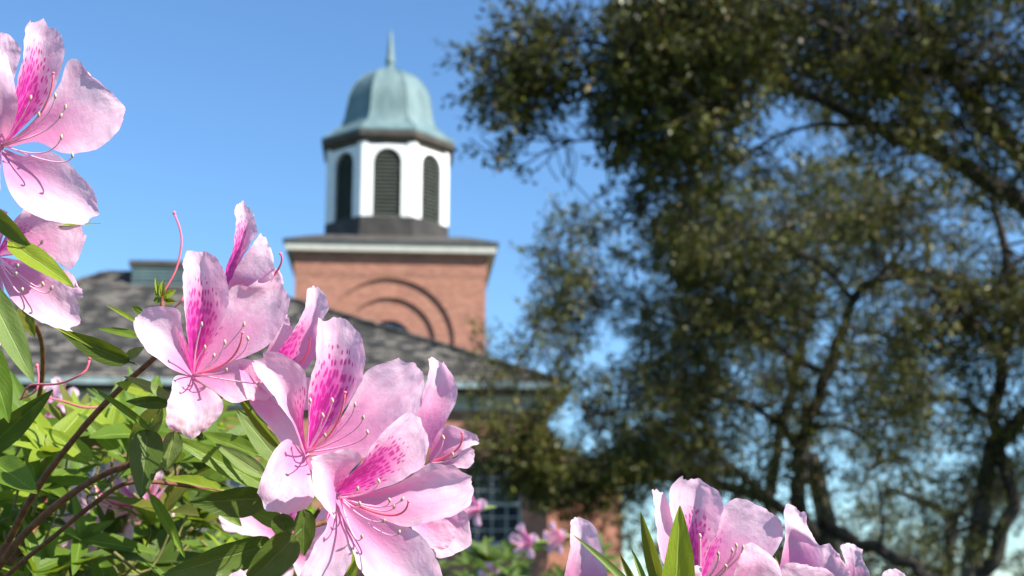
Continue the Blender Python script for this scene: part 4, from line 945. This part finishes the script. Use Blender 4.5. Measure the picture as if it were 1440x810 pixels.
    Lf(182, 509, 84, 466, 31, D, .67, .65, face=(.1, -.3)); Lf(198, 474, 137, 460, 13, G, .69, face=(0, .8)); Lf(192, 454, 150, 428, 7, Y, .69, face=(.2, .8), fold=.4); Lf(200, 440, 185, 431, 10, G, .70)
    Lf(178, 504, 202, 488, 14, H_, .67, face=(.3, .5)); Lf(-30, 640, 71, 553, 36, D, .60, .585, face=(.1, -.35)); Lf(30, 430, 48, 474, 22, O_, .68); Lf(85, 318, 141, 312, 6, Y, .63, face=(0, 1.2))
    Lf(-10, 650, 50, 690, 44, G, .66, .64, face=(.3, .6)); Lf(208, 604, 199, 696, 44, D, .655, .63, face=(.3, .1), sag=.1); Lf(246, 606, 234, 662, 28, H_, .66, face=(.4, .1)); Lf(210, 694, 262, 784, 16, G, .67, face=(.6, .3), fold=.4)
    Lf(212, 606, 132, 544, 11, G, .655, .64, face=(.1, .7), fold=.4); Lf(240, 566, 176, 565, 18, D, .66, face=(0, -.1)); Lf(228, 572, 176, 650, 36, O_, .70, face=(-.3, .1)); Lf(214, 552, 163, 538, 20, Y, .69, face=(.1, .4))
    Lf(238, 560, 177, 528, 17, H_, .655, .64, face=(.2, .7)); Lf(376, 684, 246, 614, 34, G, .69, .67, face=(.1, .5)); Lf(374, 670, 302, 623, 23, H_, .675, face=(.2, .2)); Lf(394, 650, 334, 576, 33, H_, .69, .68, face=(.4, .3))
    Lf(396, 632, 326, 550, 13, O_, .675, face=(-.5, .1), fold=.4); Lf(406, 622, 389, 580, 10, G, .655, face=(.4, 0)); Lf(418, 626, 408, 596, 11, O_, .66); Lf(376, 700, 267, 706, 46, D, .65, .63, face=(.05, -.35), sag=.02)
    Lf(404, 742, 343, 712, 25, M_LEAF, .66, face=(.3, .5)); Lf(398, 722, 398, 760, 32, D, .645, face=(.1, -.2)); Lf(384, 762, 231, 812, 46, D, .65, .62, face=(.1, -.25)); Lf(416, 752, 340, 830, 50, D, .64, .63, face=(.25, -.1))
    Lf(428, 715, 428, 782, 30, D, .66, face=(.3, -.1)); Lf(312, 690, 232, 670, 24, Y, .70, face=(.1, .8)); Lf(362, 640, 284, 608, 28, G, .70, face=(.2, .4)); Lf(500, 770, 490, 830, 16, Y, .66, face=(.4, .1)); Lf(340, 560, 376, 600, 14, G, .70)
    Lf(130, 648, 60, 600, 26, Y, .80, face=(.2, .7)); Lf(170, 640, 110, 580, 22, G, .8, face=(.1, .8)); Lf(300, 700, 340, 740, 22, G, .74, face=(.1, .4)); Lf(214, 590, 186, 640, 24, G, .70, face=(.3, .2)); Lf(330, 650, 262, 690, 20, G, .73, face=(.2, .6))
    # bud whorl at the faded tip
    for bx, by, tx, ty, wd, mt in ((226, 418, 218, 390, 7, Y), (228, 418, 229, 394, 9, Y), (230, 418, 248, 407, 10, Y), (226, 420, 216, 424, 9, G), (230, 420, 236, 422, 10, O_), (233, 424, 247, 424, 9, O_), (222, 416, 219, 402, 7, G)):
        Lf(bx, by, tx, ty, wd, mt, .70, petiole=False, fold=.35)

    # ---- leafy whorls farther back, softer
    g = random.Random(21); geosV, geosF, geosU, n_own = {}, {}, {}, 0
    mats = [M_LEAF, M_LEAF_YOUNG, M_LEAF, M_LEAF_DARK, M_LEAF_OLIVE, M_LEAF_DARK, M_LEAF]
    whorls = []
    for k in range(330):
        d = g.uniform(.80, 2.0); x = g.uniform(-120, 430); top = 560 if x > 60 else 560
        y = top + 20 + (850 - top) * g.random() ** .9 + (0 if k % 5 else 120)
        if x > 380 and y < 690: continue
        whorls.append((x, y, d))
    for k in range(50): whorls.append((g.uniform(-200, 560), g.uniform(840, 1150), g.uniform(.7, 1.7)))
    for k in range(26): whorls.append((g.uniform(-60, 300), g.uniform(575, 640), g.uniform(.85, 1.3)))
    stems = []
    for (x, y, d) in whorls:
        tip = P(x, y, d); axd = (UPV * .8 + RGT * g.uniform(-.1, .7) - FWD * g.uniform(-.2, .5)).normalized(); nl = g.randint(5, 8); mt = g.choice(mats); a0 = g.uniform(0, 6)
        e_ = tip.lerp(J1, .22) + Vector((g.uniform(-.02, .02), g.uniform(-.02, .02), -.01)); stems.append(tube_geo([Vector(q) for q in catmull([tuple(e_), tuple((e_ + tip - axd * .05) / 2), tuple(tip - axd * .012), tuple(tip)], 10)], [.0011 - .00005 * i for i in range(10)], 5))
        e1 = axd.orthogonal().normalized(); e2 = axd.cross(e1)
        for i in range(nl):
            a = a0 + i * 2.4; out = (e1 * math.cos(a) + e2 * math.sin(a)); el = g.uniform(.1, .8)
            dr = (out * math.cos(el) + axd * math.sin(el)).normalized(); L = g.uniform(.025, .048); nr = (axd * math.cos(el) - out * math.sin(el)).normalized()
            V, F, UV = leaf_geo(tip, tip + dr * L, L * g.uniform(.26, .36), nr, g.uniform(.05, .25), .16, 0, 5, 9)
            key = mt.name; o = len(geosV.setdefault(key, []))
            geosV[key] += [v - Vector(B.location) for v in V]; geosF.setdefault(key, []); geosF[key] += [tuple(q + o for q in f_) for f_ in F]; geosU.setdefault(key, []); geosU[key] += UV
    keys = list(geosV); V, F, U, fm = [], [], [], []
    for i, k in enumerate(keys):
        o = len(V); V += geosV[k]; F += [tuple(q + o for q in f_) for f_ in geosF[k]]; U += geosU[k]; fm += [i] * len(geosF[k])
    ob = mesh_obj('foliage', V, F, None, B, True, mats=[bpy.data.materials[k] for k in keys], fmat=fm); set_uv(ob, U); ob['kind'] = 'stuff'
    V, F = merge([([v - Vector(B.location) for v in a], b) for a, b in stems]); ob = mesh_obj('twigs', V, F, M_STEM, B, True); ob['kind'] = 'stuff'
    for (x, y, d, fx, fy, sz, mg) in ((168, 712, .92, -.8, .2, .9, .9), (118, 742, .95, -.5, .2, .75, .2), (60, 575, 1.1, -.3, .7, .6, .3), (215, 700, .95, .3, .3, .6, .4), (405, 752, .84, .1, .5, 1.25, .9), (418, 775, .9, .3, .3, .7, .4), (80, 560, 1.3, .4, .6, .6, .3), (336, 908, .60, .0, .2, .9, .1)):
        loose_flower(B, P(x, y, d), (-FWD + RGT * fx + UPV * fy).normalized(), .036 * sz, mg, g)
    return B

def loose_flower(bush, c, ax, size, mg, g, label=None, pale=.1):
    """a whole bloom with its own axis: five flaring petals, stamens and pistil"""
    nd = empty('flower', label, parent=bush, loc=tuple(c - Vector(bush.location)))
    e1 = ax.orthogonal().normalized(); e2 = ax.cross(e1); up = Vector((0, 0, 1)); a_up = math.atan2(up.dot(e2), up.dot(e1))
    for k in range(5):
        a = a_up + k * 2 * math.pi / 5 + g.uniform(-.1, .1); curves = []
        for s_ in (-1, -.4, .4, 1):
            cu = []
            for (t, r_, h_, wd) in ((0, .05, -.9, .3), (.3, .18, -.4, .5), (.6, .55, .0, .62), (.85, .85, .12 + g.uniform(-.1, .05), .52), (1, 1.02 - .12 * abs(s_), .06 + g.uniform(-.15, .1), .30)):
                aa = a + s_ * wd * (.62 if t > .4 else 1)
                cu.append(tuple((e1 * math.cos(aa) + e2 * math.sin(aa)) * r_ * size * (1 - .06 * s_ * s_) + ax * (h_ + .10 * abs(s_) * (t > .3)) * size))
            curves.append(cu)
        surf_petal(curves, nd, blotch=(.5, .5, .8, mg) if k == 0 else ((.3, .3, .5, mg * .6) if k in (1, 4) else None), unit=size / 120, NU=15, NV=19, pale=pale)
    for k in range(6):
        a = g.uniform(0, 6.3); q = [ax * (-.6 * size) + (e1 * math.cos(a) + e2 * math.sin(a)) * r_ * size + ax * h_ * size + up * u_ * size for r_, h_, u_ in ((.03, 0, 0), (.12, .7, -.05), (.2, 1.1, .03), (.26, 1.35, .18))]
        c_ = catmull([tuple(p) for p in q], 10); v, f = tube_geo(c_, [size * (.022 if k == 0 else .012)] * 10, 5); v2, f2 = tube_geo([Vector(c_[-1]) + up * size * z for z in (-.02, .01, .05)], [size * .015, size * .028, size * .01], 5)
        V, F = merge([(v, f), (v2, f2)]); mesh_obj('pistil' if k == 0 else 'stamen', V, F, None, nd, True, mats=[M_PISTIL if k == 0 else M_FILAMENT, M_ANTHER], fmat=[0] * len(f) + [1] * len(f2))
    v, f = tube_geo([ax * size * z for z in (-.75, -.95, -1.3, -1.7)], [size * r_ for r_ in (.16, .10, .05, .03)], 8); mesh_obj('calyx', v, f, M_CALYX, nd, True)
    return nd

def build_right_bush():
    c = P(1010, 900, .72); B = empty('azalea_bush', 'pink azalea rising at the lower edge right of centre with upright yellow green leaves', 'azalea', (c.x, c.y + .1, 0))
    f = Flower(B, 10, 'large bloom with a magenta blotched petal right of the upright leaf').root(R1, 1025, 890, 52, (0, -.6))
    f.petal(R1, [(1000, 880, 50), (900, 560, 10), (840, 400, -10), (822, 290, -14), (830, 180, -10), (925, 75, -4)], [(1010, 880, 52), (960, 640, 40), (930, 450, 26), (905, 320, 16), (905, 210, 12), (960, 105, 8)],
            [(1020, 880, 52), (1000, 640, 42), (1010, 480, 32), (1030, 330, 24), (1030, 210, 18), (1010, 92, 14)], [(1040, 880, 50), (1080, 670, 20), (1150, 520, 4), (1200, 400, -6), (1205, 300, -6), (1160, 190, 0)], blotch=(.56, .5, .78, 1.0))
    f.petal(R1, [(960, 900, 40), (800, 760, 5), (740, 620, -8), (712, 400, -12), (700, 280, -10), (682, 185, -4)], [(970, 900, 42), (850, 720, 15), (790, 560, 6), (765, 400, 0), (740, 290, -2), (722, 158, 0)], [(980, 900, 42), (880, 680, 20), (850, 500, 14), (840, 390, 8), (810, 290, 6), (780, 222, 4)])
    f.petal(R2, [(-295, 790, 48), (-230, 560, 28), (-180, 380, 12), (-150, 250, 4), (-70, 170, 2), (20, 152, 2)], [(-292, 792, 50), (-180, 620, 40), (-60, 480, 30), (50, 380, 22), (140, 300, 16), (200, 215, 10)], [(-288, 795, 48), (-140, 760, 30), (60, 700, 10), (230, 590, -5), (320, 430, -8), (300, 300, -2)], blotch=(.08, .4, .62, .85))
    f.petal(R2, [(-200, 900, 0), (-80, 780, -20), (-20, 650, -34), (20, 520, -40), (60, 480, -40)], [(-180, 900, 0), (0, 800, -18), (80, 680, -28), (110, 560, -34), (120, 475, -34)], [(-150, 920, 0), (100, 880, -18), (250, 780, -30), (310, 720, -36), (260, 600, -32)])
    f.petal(R1, [(1000, 900, 0), (950, 840, -20), (950, 770, -28), (970, 730, -26)], [(1015, 900, 2), (1000, 840, -14), (1010, 780, -22), (1010, 722, -22)], [(1030, 900, 2), (1045, 850, -10), (1050, 790, -16), (1048, 745, -18)], pale=.4)
    f.stamens(R1, (1035, 880), [(1035, 530, 1035, 700), (1165, 655, 1180, 740), (1293, 595, 1310, 690), (1265, 630, 1270, 720), (1220, 742, 1230, 790), (1340, 610, 1320, 720)], 35, -45, r=1.8)
    f = Flower(B, 30, 'ruffled bloom at the right end of the cluster').root(R2, 330, 860, 50, (0, -.6))
    f.petal(R2, [(260, 780, 40), (300, 600, 12), (322, 450, 0), (325, 330, -6), (320, 250, -6), (335, 185, -4)], [(290, 790, 42), (390, 620, 24), (410, 470, 14), (400, 380, -4), (415, 300, 8), (420, 212, 6)], [(330, 800, 40), (560, 680, 10), (610, 570, -4), (545, 450, -4), (490, 350, 4), (490, 270, 2)])
    f.petal(R2, [(380, 850, 50), (480, 700, 36), (530, 570, 30), (540, 485, 28)], [(420, 860, 52), (580, 720, 40), (640, 600, 30), (640, 478, 26)], [(470, 880, 50), (700, 790, 30), (800, 690, 20), (740, 600, 14), (728, 535, 18)], ruffle=1.5)
    f.petal(R2, [(250, 900, 10), (290, 760, -20), (310, 645, -30), (380, 615, -30)], [(350, 920, 12), (430, 780, -16), (480, 690, -26), (500, 636, -26)], [(500, 940, 12), (660, 800, -14), (690, 720, -22), (610, 655, -24)])
    f = Flower(B, 60, 'outermost bloom barely showing above the lower edge').root(R2, 830, 900, 50, (0, -.6))
    f.petal(R2, [(720, 860, 40), (770, 700, 24), (745, 570, 18), (727, 490, 18)], [(780, 860, 42), (830, 720, 28), (820, 600, 20), (800, 470, 20)], [(880, 880, 40), (950, 740, 24), (890, 590, 14), (893, 520, 14)], ruffle=1.5)
    f.petal(R2, [(950, 900, 40), (1000, 790, 30), (1040, 690, 26)], [(1050, 900, 42), (1090, 770, 30), (1110, 664, 26)], [(1180, 900, 40), (1230, 790, 30), (1190, 692, 26)], ruffle=1.5)
    f = Flower(B, 20, 'single pale petal bloom left of the upright leaves').root(R1, 200, 980, 45, (.4, -.6))
    f.petal(R1, [(50, 950, 30), (70, 790, 12), (105, 640, 0), (110, 500, -6), (108, 410, -4)], [(150, 960, 32), (170, 800, 22), (190, 640, 14), (185, 500, 8), (145, 374, 6)], [(420, 960, 30), (375, 800, 6), (340, 620, -6), (300, 480, -6), (230, 405, 0)], blotch=(0, .35, .55, .3), pale=.2)
    f.petal(R1, [(100, 980, 30), (20, 920, 10), (-60, 880, 0)], [(120, 1000, 30), (30, 990, 12), (-60, 980, 0)], [(140, 1020, 30), (80, 1050, 12), (0, 1060, 0)])
    f.petal(R1, [(260, 980, 30), (360, 930, 15), (440, 900, 5)], [(260, 1000, 30), (360, 1000, 15), (450, 990, 5)], [(250, 1020, 30), (320, 1060, 15), (400, 1070, 5)])
    Lf = lambda *a, **k: leaf(B, *a, **k)
    Lf(946, 890, 959, 716, 48, M_LEAF_YOUNG, .60, .585, face=(.15, .0), shape=.5, label='broad upright yellow green leaf'); Lf(934, 846, 900, 724, 21, M_LEAF_OLIVE, .62, .61, face=(-.3, .1), shape=.5); Lf(900, 842, 813, 752, 12, M_LEAF_GREY, .60, .58, face=(.2, .7), fold=.4, shape=.5)
    Lf(900, 835, 871, 779, 10, M_LEAF_OLIVE, .62, face=(-.3, .2), fold=.4); Lf(912, 840, 889, 771, 10, M_LEAF_GREY, .615, face=(.3, .3), fold=.4); Lf(1098, 815, 1091, 783, 8, M_LEAF_YOUNG, .64)
    g = random.Random(5)
    for k in range(26):
        x, y, d = g.uniform(800, 1250), g.uniform(850, 960), g.uniform(.62, .8); a = g.uniform(0, 6.3)
        Lf(x, y, x + 70 * math.cos(a), y + 40 * math.sin(a), g.uniform(20, 34), g.choice([M_LEAF, M_LEAF_DARK]), d, face=(g.uniform(-.5, .5), g.uniform(0, .9)))
    r0 = Vector(B.location)
    branch(B, [r0, r0 + Vector((0, -.02, .5)), P(1010, 1150, .74), P(1000, 980, .70)], .012, .004, 'trunk')
    for x, y in ((1000, 860), (1110, 900), (1210, 900), (840, 900), (930, 850)): branch(B, [P(1010, 1080, .72), P((x + 1010) / 2, 1000, .71), P(x, y + 40, .69), P(x, y, .66)], .003, .0014)
    return B

def build_far_bush():
    g = random.Random(77); c = P(730, 900, 2.9); B = empty('azalea_bush', 'out of focus pink azalea in front of the window between the two near clusters', 'azalea', (c.x, c.y, 0))
    for (x, y, d, fx, fy, sz) in ((664, 715, 2.2, -.8, .1, .95), (738, 762, 2.8, -.9, .15, 1.1), (782, 757, 2.9, -1.0, .0, 1.05), (692, 812, 2.7, -.9, .1, 1.0), (600, 830, 2.8, -.6, .1, 1.0)):
        loose_flower(B, P(x, y, d), (-FWD + RGT * fx + UPV * fy).normalized(), .036 * sz, .9, g, pale=-.1)
    V, F, U, n = [], [], [], 0
    for k in range(150):
        x, y, d = g.uniform(560, 860), 775 + 330 * g.random() ** 1.4, g.uniform(2.5, 3.4)
        tip = P(x, y, d); axd = (UPV + RGT * g.uniform(-.6, .6) - FWD * g.uniform(-.4, .5)).normalized(); e1 = axd.orthogonal().normalized(); e2 = axd.cross(e1)
        for i in range(7):
            a = i * 2.4; out = e1 * math.cos(a) + e2 * math.sin(a); el = g.uniform(.1, .8); dr = out * math.cos(el) + axd * math.sin(el); nr = axd * math.cos(el) - out * math.sin(el); L = g.uniform(.035, .055)
            v, f, u = leaf_geo(tip, tip + dr * L, L * .32, nr, .15, .15, 0, 5, 7); o = len(V); V += [q - Vector(B.location) for q in v]; F += [tuple(q + o for q in z) for z in f]; U += u
    ob = mesh_obj('foliage', V, F, M_LEAF_DARK, B, True); set_uv(ob, U); ob['kind'] = 'stuff'
    r0 = Vector(B.location)
    for k in range(9): branch(B, [r0, r0 + Vector((g.uniform(-.08, .08), g.uniform(-.1, .1), .5)), P(g.uniform(580, 850), g.uniform(800, 900), g.uniform(2.6, 3.2))], .010, .003)
build_left_bush(); build_right_bush(); build_far_bush()
